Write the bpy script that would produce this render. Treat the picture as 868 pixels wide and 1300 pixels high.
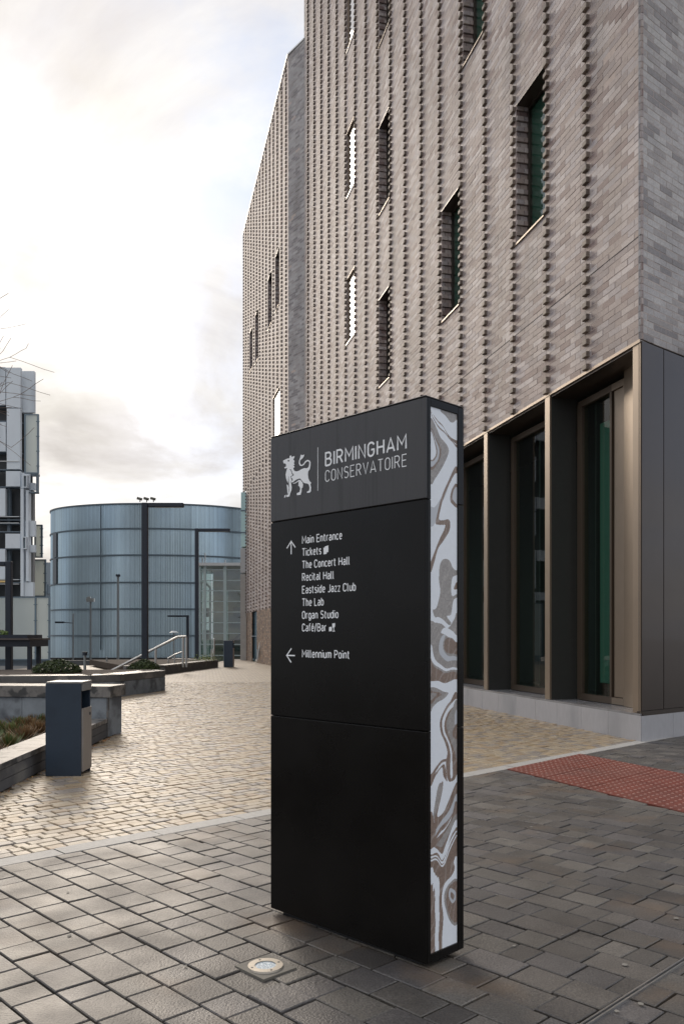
import bpy, bmesh, math, random
import numpy as np
from mathutils import Vector, Matrix
random.seed(7); RNG = np.random.default_rng(7)
S = bpy.context.scene
for o in list(bpy.data.objects): bpy.data.objects.remove(o)
C = S.collection
# ---------------------------------------------------------------- camera
F, E, HX, HY = 1040.0, 1.4, 434.0, 808.0
cam = bpy.data.cameras.new('camera'); co = bpy.data.objects.new('camera', cam); C.objects.link(co)
co.location = (0, 0, E); co.rotation_euler = (math.radians(90), 0, 0)
cam.sensor_fit = 'VERTICAL'; cam.sensor_height = 36; cam.lens = F*36/1300
cam.shift_y = (808-650)/1300; cam.clip_start = .05; cam.clip_end = 3000
S.camera = co
S.render.resolution_x = 683; S.render.resolution_y = 1024
# ---------------------------------------------------------------- light
SUN_AZ, SUN_EL = -24.0, 24.0          # degrees; azimuth from the view axis, positive to the right
SKY_STRENGTH = 0.1
sl = bpy.data.lights.new('sun', 'SUN'); sl.energy = 1.7; sl.angle = math.radians(26); sl.color = (1, .87, .72)
so = bpy.data.objects.new('sun', sl); C.objects.link(so)
az, el = math.radians(SUN_AZ), math.radians(SUN_EL)
SD = Vector((math.sin(az)*math.cos(el), math.cos(az)*math.cos(el), math.sin(el)))
so.rotation_euler = SD.to_track_quat('Z', 'Y').to_euler(); so.location = (-20, 30, 40)
S.view_settings.view_transform = 'Standard'; S.view_settings.look = 'None'
S.view_settings.exposure = 0.40; S.view_settings.gamma = 1
S.render.engine = 'CYCLES'; S.cycles.max_bounces = 6; S.cycles.transparent_max_bounces = 8
wd = bpy.data.worlds.new('World'); S.world = wd; wd.use_nodes = True
def build_world():
    n = wd.node_tree.nodes; L = wd.node_tree.links; n.clear()
    def N(t, **k):
        x = n.new(t)
        for a, b in k.items(): setattr(x, a, b)
        return x
    def M(op, a, b=None, c=None):
        x = N('ShaderNodeMath', operation=op)
        for i, v in enumerate((a, b, c)):
            if v is None: continue
            if isinstance(v, (int, float)): x.inputs[i].default_value = v
            else: L.new(v, x.inputs[i])
        return x.outputs[0]
    out = N('ShaderNodeOutputWorld'); bg = N('ShaderNodeBackground'); bg.inputs[1].default_value = SKY_STRENGTH
    L.new(bg.outputs[0], out.inputs[0])
    sky = N('ShaderNodeTexSky', sky_type='NISHITA', sun_disc=False)
    sky.sun_elevation = el; sky.sun_rotation = az; sky.dust_density = 1.5
    tc = N('ShaderNodeTexCoord')
    vr = N('ShaderNodeVectorRotate', rotation_type='Z_AXIS'); vr.inputs['Angle'].default_value = math.radians(-17); L.new(tc.outputs['Generated'], vr.inputs[0])
    sep = N('ShaderNodeSeparateXYZ'); L.new(vr.outputs[0], sep.inputs[0])
    z = M('ADD', M('MAXIMUM', sep.outputs[2], 0.0), .22)
    cb = N('ShaderNodeCombineXYZ'); L.new(M('DIVIDE', sep.outputs[0], z), cb.inputs[0]); L.new(M('DIVIDE', sep.outputs[1], z), cb.inputs[1])
    cb.inputs[2].default_value = 3.7
    def noise(scale, detail, rough, off, dist=0.0, sx=1.0, sy=1.0):
        mp = N('ShaderNodeMapping'); mp.inputs[1].default_value = off; mp.inputs[3].default_value = (sx, sy, 1); L.new(cb.outputs[0], mp.inputs[0])
        t = N('ShaderNodeTexNoise'); t.inputs['Scale'].default_value = scale; t.inputs['Detail'].default_value = detail
        t.inputs['Roughness'].default_value = rough; t.inputs['Distortion'].default_value = dist; L.new(mp.outputs[0], t.inputs[0]); return t.outputs[0]
    big = noise(1.15, 9, .56, (12.2, 3.1, 0), .35, 1.0, .8)
    fine = noise(1.6, 8, .6, (8.8, 1.4, 0), .5)
    def ramp(v, pts):
        r = N('ShaderNodeValToRGB'); L.new(v, r.inputs[0]); e = r.color_ramp.elements
        e[0].position, e[0].color = pts[0][0], (*pts[0][1], 1); e[1].position, e[1].color = pts[-1][0], (*pts[-1][1], 1)
        for p, c in pts[1:-1]: k = e.new(p); k.color = (*c, 1)
        return r.outputs[0]
    cover = ramp(big, [(.40, (0,)*3), (.50, (.7,)*3), (.60, (1,)*3)])
    shade = ramp(fine, [(.36, (5.1, 4.75, 4.5)), (.44, (5.8, 5.45, 5.1)), (.50, (6.6, 6.25, 5.75)), (.56, (7.5, 7.2, 6.75)), (.64, (9.2, 8.95, 8.5))])
    blue = N('ShaderNodeMixRGB'); blue.inputs[0].default_value = .72; L.new(sky.outputs[0], blue.inputs[1]); blue.inputs[2].default_value = (4.2, 5.2, 7.2, 1)
    zf = M('MULTIPLY_ADD', M('POWER', M('MAXIMUM', sep.outputs[2], 0.0), 2.0), 1.1, .86)
    sv = N('ShaderNodeVectorMath', operation='SCALE'); L.new(shade, sv.inputs[0]); L.new(zf, sv.inputs['Scale']); shade = sv.outputs[0]
    mix = N('ShaderNodeMixRGB'); L.new(cover, mix.inputs[0]); L.new(blue.outputs[0], mix.inputs[1]); L.new(shade, mix.inputs[2])
    dp = N('ShaderNodeVectorMath', operation='DOT_PRODUCT'); L.new(tc.outputs['Generated'], dp.inputs[0]); dp.inputs[1].default_value = SD
    glow = M('MULTIPLY', M('POWER', M('MAXIMUM', dp.outputs['Value'], 0.0), 30), .8)
    gc = N('ShaderNodeMixRGB', blend_type='MULTIPLY'); gc.inputs[0].default_value = 1; L.new(glow, gc.inputs[1]); gc.inputs[2].default_value = (1, .95, .86, 1)
    ad = N('ShaderNodeMixRGB', blend_type='ADD'); ad.inputs[0].default_value = 1; L.new(mix.outputs[0], ad.inputs[1]); L.new(gc.outputs[0], ad.inputs[2])
    L.new(ad.outputs[0], bg.inputs[0])
build_world()
# ---------------------------------------------------------------- materials
MATS = {}
def mat(name, col=(.5, .5, .5), rough=.6, metal=0.0, attr=False, var=.0, vscale=8.0, bump=0.0, bscale=60.0, spec=.5,
        dirt=None, dscale=2.0, damt=(.5, .7), stretch=(1, 1, 1), coat=0.0, rvar=0.0, speck=0.0, sscale=260):
    if name in MATS: return MATS[name]
    m = bpy.data.materials.new(name); m.use_nodes = True; MATS[name] = m
    n = m.node_tree.nodes; L = m.node_tree.links; b = n['Principled BSDF']
    b.inputs['Roughness'].default_value = rough; b.inputs['Metallic'].default_value = metal
    b.inputs['Specular IOR Level'].default_value = spec; b.inputs['Coat Weight'].default_value = coat
    geo = n.new('ShaderNodeNewGeometry'); mp = n.new('ShaderNodeMapping'); mp.inputs[3].default_value = stretch
    L.new(geo.outputs['Position'], mp.inputs[0])
    if attr:
        a = n.new('ShaderNodeAttribute'); a.attribute_name = 'Col'; cur = a.outputs[0]
    else:
        r = n.new('ShaderNodeRGB'); r.outputs[0].default_value = (*col, 1); cur = r.outputs[0]
    if var:
        t = n.new('ShaderNodeTexNoise'); t.inputs['Scale'].default_value = vscale; t.inputs['Detail'].default_value = 6; t.inputs['Roughness'].default_value = .65
        L.new(mp.outputs[0], t.inputs[0])
        mr = n.new('ShaderNodeMapRange'); mr.inputs[1].default_value = .3; mr.inputs[2].default_value = .7
        mr.inputs[3].default_value = 1-var; mr.inputs[4].default_value = 1+var; L.new(t.outputs[0], mr.inputs[0])
        x = n.new('ShaderNodeVectorMath'); x.operation = 'SCALE'; L.new(cur, x.inputs[0]); L.new(mr.outputs[0], x.inputs['Scale']); cur = x.outputs[0]
    if speck:
        t = n.new('ShaderNodeTexNoise'); t.inputs['Scale'].default_value = sscale; t.inputs['Detail'].default_value = 2; L.new(geo.outputs['Position'], t.inputs[0])
        mr = n.new('ShaderNodeMapRange'); mr.inputs[1].default_value = .35; mr.inputs[2].default_value = .65; mr.inputs[3].default_value = 1-speck; mr.inputs[4].default_value = 1+speck; L.new(t.outputs[0], mr.inputs[0])
        x = n.new('ShaderNodeVectorMath'); x.operation = 'SCALE'; L.new(cur, x.inputs[0]); L.new(mr.outputs[0], x.inputs['Scale']); cur = x.outputs[0]
    if dirt:
        t = n.new('ShaderNodeTexNoise'); t.inputs['Scale'].default_value = dscale; t.inputs['Detail'].default_value = 7; L.new(mp.outputs[0], t.inputs[0])
        mr = n.new('ShaderNodeMapRange'); mr.inputs[1].default_value = damt[0]; mr.inputs[2].default_value = damt[1]; L.new(t.outputs[0], mr.inputs[0])
        x = n.new('ShaderNodeMixRGB'); L.new(mr.outputs[0], x.inputs[0]); L.new(cur, x.inputs[1]); x.inputs[2].default_value = (*dirt, 1); cur = x.outputs[0]
    L.new(cur, b.inputs['Base Color'])
    if rvar:
        t = n.new('ShaderNodeTexNoise'); t.inputs['Scale'].default_value = vscale*.6; t.inputs['Detail'].default_value = 5; L.new(mp.outputs[0], t.inputs[0])
        mr = n.new('ShaderNodeMapRange'); mr.inputs[1].default_value = .3; mr.inputs[2].default_value = .7
        mr.inputs[3].default_value = rough-rvar; mr.inputs[4].default_value = rough+rvar; L.new(t.outputs[0], mr.inputs[0]); L.new(mr.outputs[0], b.inputs['Roughness'])
    if bump:
        t = n.new('ShaderNodeTexNoise'); t.inputs['Scale'].default_value = bscale; t.inputs['Detail'].default_value = 4; L.new(mp.outputs[0], t.inputs[0])
        bp = n.new('ShaderNodeBump'); bp.inputs['Strength'].default_value = bump; bp.inputs['Distance'].default_value = .004
        L.new(t.outputs[0], bp.inputs['Height']); L.new(bp.outputs[0], b.inputs['Normal'])
    return m
def glass(name, tint=(.6, .75, .7), ior=1.5, rough=.0, boost=0.0):
    if name in MATS: return MATS[name]
    m = bpy.data.materials.new(name); m.use_nodes = True; MATS[name] = m
    n = m.node_tree.nodes; L = m.node_tree.links; n.clear()
    o = n.new('ShaderNodeOutputMaterial'); mx = n.new('ShaderNodeMixShader'); tr = n.new('ShaderNodeBsdfTransparent'); gl = n.new('ShaderNodeBsdfGlossy')
    tr.inputs[0].default_value = (*tint, 1); gl.inputs['Roughness'].default_value = rough
    fr = n.new('ShaderNodeFresnel'); fr.inputs[0].default_value = ior
    ad = n.new('ShaderNodeMath'); ad.operation = 'ADD'; ad.use_clamp = True; ad.inputs[1].default_value = boost; ge = n.new('ShaderNodeNewGeometry'); iv = n.new('ShaderNodeMath'); iv.operation = 'SUBTRACT'; iv.inputs[0].default_value = 1; L.new(ge.outputs['Backfacing'], iv.inputs[1])
    L.new(fr.outputs[0], ad.inputs[0]); mu = n.new('ShaderNodeMath'); mu.operation = 'MULTIPLY'; L.new(ad.outputs[0], mu.inputs[0]); L.new(iv.outputs[0], mu.inputs[1]); ad = mu
    L.new(ad.outputs[0], mx.inputs[0]); L.new(tr.outputs[0], mx.inputs[1]); L.new(gl.outputs[0], mx.inputs[2]); L.new(mx.outputs[0], o.inputs[0])
    return m
M_brick = mat('brick_mat', attr=True, rough=.6, var=.18, vscale=1.6, speck=.12, sscale=40, dirt=(.10, .085, .08), dscale=.9, damt=(.5, 1.05), stretch=(1, 1, .45), bump=.35, bscale=90, spec=.45)
M_mortar = mat('mortar_mat', (.50, .42, .38), .9, var=.1, bump=.3)
M_bmortar = mat('brown_mortar_mat', (.16, .12, .09), .9, var=.1)
M_slab = mat('slab_mat', attr=True, rough=.53, var=.22, vscale=5, speck=.34, sscale=130, bump=.8, bscale=100, spec=.75, dirt=(.13, .085, .05), dscale=1.7, damt=(.55, .80), rvar=.09)
M_sett = mat('sett_mat', attr=True, rough=.47, var=.14, vscale=12, speck=.15, bump=.8, bscale=110, spec=.6, rvar=.06)
M_joint = mat('joint_sand', (.055, .05, .035), .95, var=.3, vscale=3, dirt=(.05, .06, .02), dscale=1.2, damt=(.5, .6))
M_strip = mat('strip_granite', (.36, .35, .33), .6, var=.14, vscale=25, bump=.6, bscale=160)
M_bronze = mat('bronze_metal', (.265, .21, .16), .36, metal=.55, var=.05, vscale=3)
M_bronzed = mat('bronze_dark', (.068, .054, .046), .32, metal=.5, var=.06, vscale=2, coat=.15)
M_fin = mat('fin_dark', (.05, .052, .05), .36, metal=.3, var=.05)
M_plinth = mat('plinth_granite', (.36, .36, .38), .55, var=.06, vscale=18, bump=.3, bscale=150, dirt=(.24, .25, .27), dscale=1.6, damt=(.5, .75), stretch=(1, 1, .4))
M_dark = mat('dark_paint', (.012, .018, .032), .45, var=.08)
M_navy = mat('navy_paint', (.020, .034, .055), .42, var=.07, vscale=4, dirt=(.014, .024, .04), dscale=5, damt=(.5, .8))
M_sign = mat('sign_metal', (.0045, .0038, .0033), .28, metal=.0, var=.25, vscale=5, spec=.22, bump=.12, bscale=240, rvar=.07)
M_signt = mat('sign_metal_top', (.024, .022, .024), .40, metal=.0, var=.2, vscale=5, spec=.7, stretch=(26, 26, .9), dirt=(.010, .009, .009), dscale=1.3, damt=(.56, .64), bump=.12, bscale=240)
M_white = mat('white_vinyl', (.93, .95, .98), .5)
M_print = mat('marbled_print', attr=True, rough=.35, spec=.4, var=.03, vscale=60)
M_steel = mat('steel', (.55, .55, .54), .3, metal=.9, var=.05)
M_panel = mat('white_cladding', (.66, .72, .78), .5, var=.05, vscale=1, dirt=(.36, .42, .48), dscale=.8, damt=(.5, .8), stretch=(1, 1, .3))
M_grey = mat('grey_frame', (.13, .17, .21), .5, var=.08)
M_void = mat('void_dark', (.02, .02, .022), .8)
M_conc = mat('concrete', (.36, .34, .32), .85, var=.1, vscale=5, bump=.3)
M_drum = mat('drum_sheet', attr=True, rough=.24, metal=.55, var=.16, vscale=.16, spec=.7, stretch=(1, 1, .5))
M_soil = mat('soil', (.045, .03, .02), .95, var=.4, vscale=30, bump=1, bscale=50)
M_cap = mat('planter_cap', (.17, .16, .15), .5, var=.2, vscale=9, bump=.5, bscale=60, spec=.5, dirt=(.05, .05, .05), dscale=6, damt=(.48, .58))
M_wall = mat('planter_wall', (.085, .085, .088), .7, var=.2, vscale=5, bump=.5, bscale=50, dirt=(.16, .155, .145), dscale=2.2, damt=(.55, .68))
M_wallb = mat('planter_concrete', (.21, .235, .26), .7, var=.15, vscale=5, bump=.3, dirt=(.09, .10, .115), dscale=3.0, damt=(.5, .64))
M_red = mat('red_tactile', (.155, .035, .022), .50, var=.22, vscale=4, bump=.4, bscale=120, spec=.5, dirt=(.13, .045, .035), dscale=2.2, damt=(.5, .75))
M_redd = mat('tactile_dome', (.30, .15, .12), .45, var=.1)
M_leaf = mat('leaf', attr=True, rough=.6, var=.2, vscale=10)
M_bark = mat('bark', (.10, .075, .06), .8, var=.2)
M_blind = mat('green_blind', (.045, .105, .085), .7, var=.2, vscale=2)
M_green = mat('green_curtain', (.065, .165, .13), .8, var=.05)
M_glass = glass('window_glass', (.74, .84, .80), 1.55)
M_mirror = glass('bright_window_glass', (.15, .18, .2), 2.6, boost=.38)
M_frost = mat('frosted_glass', (.34, .41, .44), .35, var=.10, vscale=.5, spec=.8, dirt=(.50, .52, .47), dscale=.22, damt=(.45, .65))
def frost():
    m = bpy.data.materials.new('frosted'); m.use_nodes = True; n = m.node_tree.nodes; L = m.node_tree.links; b = n['Principled BSDF']; o = n['Material Output']
    b.inputs['Base Color'].default_value = (.58, .64, .66, 1); b.inputs['Roughness'].default_value = .35; t = n.new('ShaderNodeBsdfTranslucent'); t.inputs[0].default_value = (.85, .87, .83, 1)
    x = n.new('ShaderNodeMixShader'); x.inputs[0].default_value = .55; L.new(b.outputs[0], x.inputs[1]); L.new(t.outputs[0], x.inputs[2]); L.new(x.outputs[0], o.inputs[0]); return m
M_frost = frost()
M_agl = glass('annex_glass', (.66, .76, .73), 1.5, boost=.10)
# ---------------------------------------------------------------- helpers
def W(px, py, Z): return Vector(((px-HX)/F*Z, Z, E+(HY-py)/F*Z))
def G(px, py):
    Z = F*E/(py-HY); return Vector(((px-HX)/F*Z, Z, 0))
def proj(p): return HX+F*p[0]/p[1], HY-F*(p[2]-E)/p[1]
def tag(o, label=None, cat=None, group=None, kind=None):
    if label: o['label'] = label
    if cat: o['category'] = cat
    if group: o['group'] = group
    if kind: o['kind'] = kind
    return o
def empty(name, loc, label=None, cat=None, group=None, kind=None):
    o = bpy.data.objects.new(name, None); C.objects.link(o); o.location = Vector(loc); o.empty_display_size = .2
    return tag(o, label, cat, group, kind)
def rootloc(p):
    while p is not None and p.parent is not None: p = p.parent
    return Vector(p.location) if p is not None else Vector((0, 0, 0))
def link(name, me, parent=None, loc=None):
    o = bpy.data.objects.new(name, me); C.objects.link(o)
    if parent is not None: o.parent = parent
    if loc is not None: o.location = loc
    return o
class MB:
    def __init__(s): s.v = []; s.f = []; s.c = []; s.cur = None
    def add(s, vs, fs):
        b = len(s.v); s.v += [tuple(x) for x in vs]; s.f += [tuple(b+i for i in f) for f in fs]
        if s.cur is not None: s.c += [s.cur]*len(vs)
        return s
    def hexa(s, p):   # 8 corners: bottom 4 ccw, top 4
        return s.add(p, [(3, 2, 1, 0), (4, 5, 6, 7), (0, 1, 5, 4), (1, 2, 6, 5), (2, 3, 7, 6), (3, 0, 4, 7)])
    def box(s, c, hx, hy, hz, ux=Vector((1, 0, 0)), uy=None, uz=Vector((0, 0, 1))):
        if uy is None: uy = uz.cross(ux)
        c = Vector(c); p = []
        for z in (-1, 1):
            for x, y in ((-1, -1), (1, -1), (1, 1), (-1, 1)): p.append(c+ux*(x*hx)+uy*(y*hy)+uz*(z*hz))
        return s.hexa(p)
    def bb(s, x0, y0, z0, x1, y1, z1): return s.box(((x0+x1)/2, (y0+y1)/2, (z0+z1)/2), abs(x1-x0)/2, abs(y1-y0)/2, abs(z1-z0)/2)
    def bev(s, x0, y0, z0, x1, y1, z1, b=.01, M=None):   # box with chamfered edges
        bm = bmesh.new(); bmesh.ops.create_cube(bm, size=1)
        for v in bm.verts: v.co = Vector(((x0+x1)/2+v.co.x*(x1-x0), (y0+y1)/2+v.co.y*(y1-y0), (z0+z1)/2+v.co.z*(z1-z0)))
        bmesh.ops.bevel(bm, geom=bm.edges[:], offset=b, segments=1, affect='EDGES')
        bm.verts.index_update(); vs = [(M @ v.co) if M else v.co.copy() for v in bm.verts]
        s.add(vs, [[v.index for v in f.verts] for f in bm.faces]); bm.free(); return s
    def tube(s, a, b, ra, rb=None, n=10):
        a, b = Vector(a), Vector(b); rb = ra if rb is None else rb
        d = (b-a).normalized(); u = d.orthogonal().normalized(); w = d.cross(u); vs = []
        for p, r in ((a, ra), (b, rb)):
            for i in range(n): t = 2*math.pi*i/n; vs.append(p+u*(r*math.cos(t))+w*(r*math.sin(t)))
        fs = [(i, (i+1) % n, n+(i+1) % n, n+i) for i in range(n)]+[tuple(range(n))[::-1], tuple(range(n, 2*n))]
        return s.add(vs, fs)
    def prism(s, pts, z0, z1):   # plan polygon, ccw
        n = len(pts); vs = [(p[0], p[1], z0) for p in pts]+[(p[0], p[1], z1) for p in pts]
        return s.add(vs, [(i, (i+1) % n, n+(i+1) % n, n+i) for i in range(n)]+[tuple(range(n))[::-1], tuple(range(n, 2*n))])
    def build(s, name, m, parent=None, label=None, kind=None, smooth=False):
        off = rootloc(parent); me = bpy.data.meshes.new(name)
        me.from_pydata([(x-off.x, y-off.y, z-off.z) for x, y, z in s.v], [], s.f); me.materials.append(m)
        if s.c:
            a = me.color_attributes.new('Col', 'FLOAT_COLOR', 'POINT')
            a.data.foreach_set('color', np.array([(*c, 1) for c in s.c], dtype=np.float32).ravel())
        if smooth: me.polygons.foreach_set('use_smooth', [True]*len(me.polygons))
        me.update(); o = link(name, me, parent)
        if label: o['label'] = label
        if kind: o['kind'] = kind
        return o
def bulk_mesh(name, V, Fc, cols, m):
    me = bpy.data.meshes.new(name); nv = len(V); nf = len(Fc)
    me.vertices.add(nv); me.vertices.foreach_set('co', V.astype(np.float32).ravel())
    me.loops.add(nf*4); me.loops.foreach_set('vertex_index', Fc.astype(np.int32).ravel())
    me.polygons.add(nf); me.polygons.foreach_set('loop_start', np.arange(0, nf*4, 4, dtype=np.int32))
    me.polygons.foreach_set('loop_total', np.full(nf, 4, dtype=np.int32))
    me.update(calc_edges=True); a = me.color_attributes.new('Col', 'FLOAT_COLOR', 'POINT')
    a.data.foreach_set('color', np.concatenate([cols, np.ones((nv, 1))], 1).astype(np.float32).ravel())
    me.polygons.foreach_set('use_smooth', np.zeros(nf, dtype=bool))
    me.materials.append(m); return me
SG = np.array([(-1, -1), (1, -1), (1, 1), (-1, 1)], float)
def chunks(cen, hx, hy, hz, ux, uy, uz, ch, col):
    """many chamfered blocks: cen (N,3) is the centre of the OUTER face, uz the outward direction; arrays of half sizes."""
    N = len(cen); V = np.zeros((N, 12, 3))
    for r, (k, dz) in enumerate(((1.0, -2*hz), (1.0, -ch), (0.0, 0*ch))):
        ex = hx-(0 if k else ch); ey = hy-(0 if k else ch)
        for i, (a, b) in enumerate(SG):
            V[:, r*4+i] = cen+ux*(a*ex)[:, None]+uy*(b*ey)[:, None]+uz*dz[:, None]
    f = []
    for r in (0, 1):
        for i in range(4): j = (i+1) % 4; f.append((r*4+i, r*4+j, r*4+4+j, r*4+4+i))
    f.append((8, 9, 10, 11)); f = np.array(f)
    Fc = (f[None]+(np.arange(N)*12)[:, None, None]).reshape(-1, 4)
    return V.reshape(-1, 3), Fc, np.repeat(col, 12, axis=0)
def a1(n, v): return np.full(n, float(v))
# ================================================================= GROUND
bd = Vector((1086, 1040, 0)).normalized(); ad = Vector((-bd.y, bd.x, 0))     # paving frame: b along the strip, a away-left
q0 = ad.dot(G(0, 1101))*.5+ad.dot(G(800, 946))*.5
def ab(a, b, z=0): return Vector((ad.x*a+bd.x*b, ad.y*a+bd.y*b, z))
g = MB(); g.add([(-600, -200, -.07), (600, -200, -.07), (600, 41, -.07), (-600, 41, -.07), (-6.8, 41, -.07), (60, 41, -.07), (60, 50.8, -.07), (-6.8, 50.8, -.07), (-600, 41, -1.3), (-6.8, 41, -1.3), (-6.8, 50.8, -1.3), (60, 50.8, -1.3), (-700, 30, -1.3), (700, 30, -1.3), (700, 900, -1.3), (-700, 900, -1.3)], [(0, 1, 2, 3), (4, 5, 6, 7), (12, 13, 14, 15), (8, 9, 4, 3), (9, 10, 7, 4), (10, 11, 6, 7)])
g.build('ground', mat('ground_paving', (.16, .155, .145), .7, var=.2, vscale=.8, bump=.5), kind='structure')
bed = MB(); bed.add([ab(-4, -11, -.016), ab(-4, 14, -.016), ab(q0+.08, 14, -.016), ab(q0+.08, -11, -.016)], [(0, 1, 2, 3)])
pav = bed.build('pavement', M_joint, kind='structure'); tag(pav, 'dark grey slab pavement around the sign')
pb_ = MB(); pb_.add([ab(q0+.08, -12, -.0165), ab(q0+.08, 14, -.0165), ab(24, 20, -.0165), ab(24, -12, -.0165)], [(0, 1, 2, 3)])
path = pb_.build('path', M_joint, kind='structure'); tag(path, 'buff sett path leading away past the building')
# far part of the path: the setts are too small to tell apart
def far_mat():
    m = bpy.data.materials.new('far_setts'); m.use_nodes = True; n = m.node_tree.nodes; L = m.node_tree.links; b = n['Principled BSDF']
    g_ = n.new('ShaderNodeNewGeometry'); mp = n.new('ShaderNodeMapping'); mp.inputs[2].default_value = (0, 0, -math.atan2(bd.y, bd.x)); L.new(g_.outputs['Position'], mp.inputs[0])
    t = n.new('ShaderNodeTexBrick'); t.inputs['Scale'].default_value = 1; t.inputs['Brick Width'].default_value = .15; t.inputs['Row Height'].default_value = .11
    t.inputs['Mortar Size'].default_value = .008; t.inputs['Color1'].default_value = (.33, .27, .19, 1); t.inputs['Color2'].default_value = (.23, .19, .15, 1); t.inputs['Mortar'].default_value = (.12, .09, .06, 1)
    L.new(mp.outputs[0], t.inputs[0]); L.new(t.outputs[0], b.inputs['Base Color']); b.inputs['Roughness'].default_value = .55
    ns = n.new('ShaderNodeTexNoise'); ns.inputs['Scale'].default_value = 5; L.new(g_.outputs['Position'], ns.inputs[0])
    bp = n.new('ShaderNodeBump'); bp.inputs['Strength'].default_value = .6; bp.inputs['Distance'].default_value = .02; L.new(ns.outputs[0], bp.inputs['Height']); L.new(bp.outputs[0], b.inputs['Normal'])
    return m
fp = MB(); fp.add([(-14, 25.2, -.004), (9, 25.2, -.004), (9, 40.9, -.004), (-14, 40.9, -.004), (-6.8, 40.9, -.004), (-6.8, 50.7, -.004), (9, 50.7, -.004)], [(0, 1, 2, 3), (4, 3+0, 2, 6, 5)] if False else [(0, 1, 2, 4, 3), (4, 2, 6, 5)]); fp.build('far_paving', far_mat(), path, 'distant part of the buff sett path')

def lay(rows, parent, partname, M, pal, th, ch, n_ind, restname, jit):
    """rows: list of (a, b, ha, hb). Largest in the picture become parts, the rest one joined part."""
    items = []
    for (a, b, ha, hb) in rows:
        p = ab(a, b)
        if p.y < .9: continue
        x, y = proj(p)
        if x < -900 or x > 2000 or y > 2700: continue
        inside = 5 < x < 863 and y < 1295
        if 344 < x < 588 and y < 1150+(x-344)*.36: inside = False
        if 588 <= x and y < 900: inside = False
        items.append((0 if inside else 1, p.y, a, b, ha, hb))
    items.sort(); kinds = {}
    for (i_, Z, a, b, ha, hb) in items[:n_ind]:
        ci = random.randrange(len(pal)); key = (round(ha, 3), round(hb, 3), ci)
        if key not in kinds:
            V, Fc, cl = chunks(np.zeros((1, 3)), a1(1, ha), a1(1, hb), a1(1, th/2), np.array([1., 0, 0]), np.array([0, 1., 0]), np.array([0, 0, 1.]), a1(1, ch), np.array([pal[ci]]))
            kinds[key] = bulk_mesh(partname, V, Fc, cl, M)
        o = link(partname, kinds[key], parent, ab(a, b, random.gauss(0, jit)))
        o.rotation_euler = (random.gauss(0, .006), random.gauss(0, .006), math.atan2(ad.y, ad.x)+random.gauss(0, .006))
    R = items[n_ind:]; N = len(R)
    if N:
        A = np.array([(r[2], r[3], r[4], r[5]) for r in R]); an = RNG.normal(0, .008, N)+math.atan2(ad.y, ad.x)
        ux = np.stack([np.cos(an), np.sin(an), RNG.normal(0, .006, N)], 1); uy = np.stack([-np.sin(an), np.cos(an), RNG.normal(0, .006, N)], 1)
        cen = A[:, :1]*np.array([[ad.x, ad.y, 0]])+A[:, 1:2]*np.array([[bd.x, bd.y, 0]]); cen[:, 2] = RNG.normal(0, jit, N)
        col = np.array(pal)[RNG.integers(0, len(pal), N)]
        V, Fc, cl = chunks(cen, A[:, 2], A[:, 3], a1(N, th/2), ux, uy, np.array([[0, 0, 1.]]), a1(N, ch), col)
        tag(link(restname, bulk_mesh(restname, V, Fc, cl, M), parent), kind='stuff')
    print(partname, len(items))
# red tactile strip outline (ground plan), slabs leave it free
ta0 = G(643, 977); ta1 = G(736, 957.5); rdir = (G(868, 1030)-ta0).normalized(); rdir2 = (G(868, 984)-ta1).normalized()
rdir = (rdir+rdir2).normalized(); rlen = (ta1-ta0).length; rside = (ta1-ta0).normalized(); rnor = Vector((-rdir.y, rdir.x, 0)); rw = rnor.dot(ta1-ta0)
def in_red(p, m=0.0):
    w = rnor.dot(p-ta0); t = w/rw; l = (p-ta0-rside*(t*rlen)).dot(rdir); return -m < w < rw+m and -m < l < 6+m
LG = G(337, 1229)
rows = []; RW = .176
k = 0; b = -9.5
drain_b = None
while b < 12:
    a = -3.2+random.random()*.2
    lim = q0
    while a < lim-.03:
        l = random.choice([.13, .17, .17, .21, .21, .27, .30])
        if a+l > lim-.07: l = lim-a
        p = ab(a+l/2, b+RW/2)
        if not in_red(p, -.06): rows.append((a+l/2, b+RW/2, round(l/2-.0045, 4), RW/2-.0045))
        a += l
    b += RW
slab_pal = [tuple(np.array(c)*k_) for c in ((.090, .080, .070), (.076, .067, .059), (.106, .096, .084), (.082, .075, .073), (.064, .056, .05)) for k_ in (.68, .84, 1.0)]
lay(rows, pav, 'slab', M_slab, slab_pal, .05, .004, 300, 'slab_rows', .0018)
gm = MB(); rg = random.Random(11)
for _ in range(150):      # old gum and lichen spots trodden on the slabs
    c = ab(rg.uniform(-1, q0-.1), rg.uniform(-4, 9), .0062); r_ = rg.uniform(.006, .016)
    if c.y < 2: continue
    n_ = 9; P_ = [c+Vector((r_*rg.uniform(.6, 1.1)*math.cos(k*6.283/n_), r_*rg.uniform(.6, 1.1)*math.sin(k*6.283/n_), -.0008)) for k in range(n_)]
    gm.add(P_+[c], [(k, (k+1) % n_, n_) for k in range(n_)])
gm.build('trodden_spots', mat('gum_grey', (.20, .19, .17), .8, var=.2), pav, kind='stuff')
# granite edging strip
es = []; b = -7.0
st = MB()
while b < 13:
    l = .72
    p = ab(q0+.085, b+l/2)
    if p.y > 2 and -300 < proj(p)[0] < 1100:
        m_ = MB(); m_.box((0, 0, -.02), .083, l/2-.004, .02, ad, bd); o = m_.build('edging_stone', M_strip, pav); o.location = p+Vector((0, 0, .002+random.gauss(0, .001)))
    b += l
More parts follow.
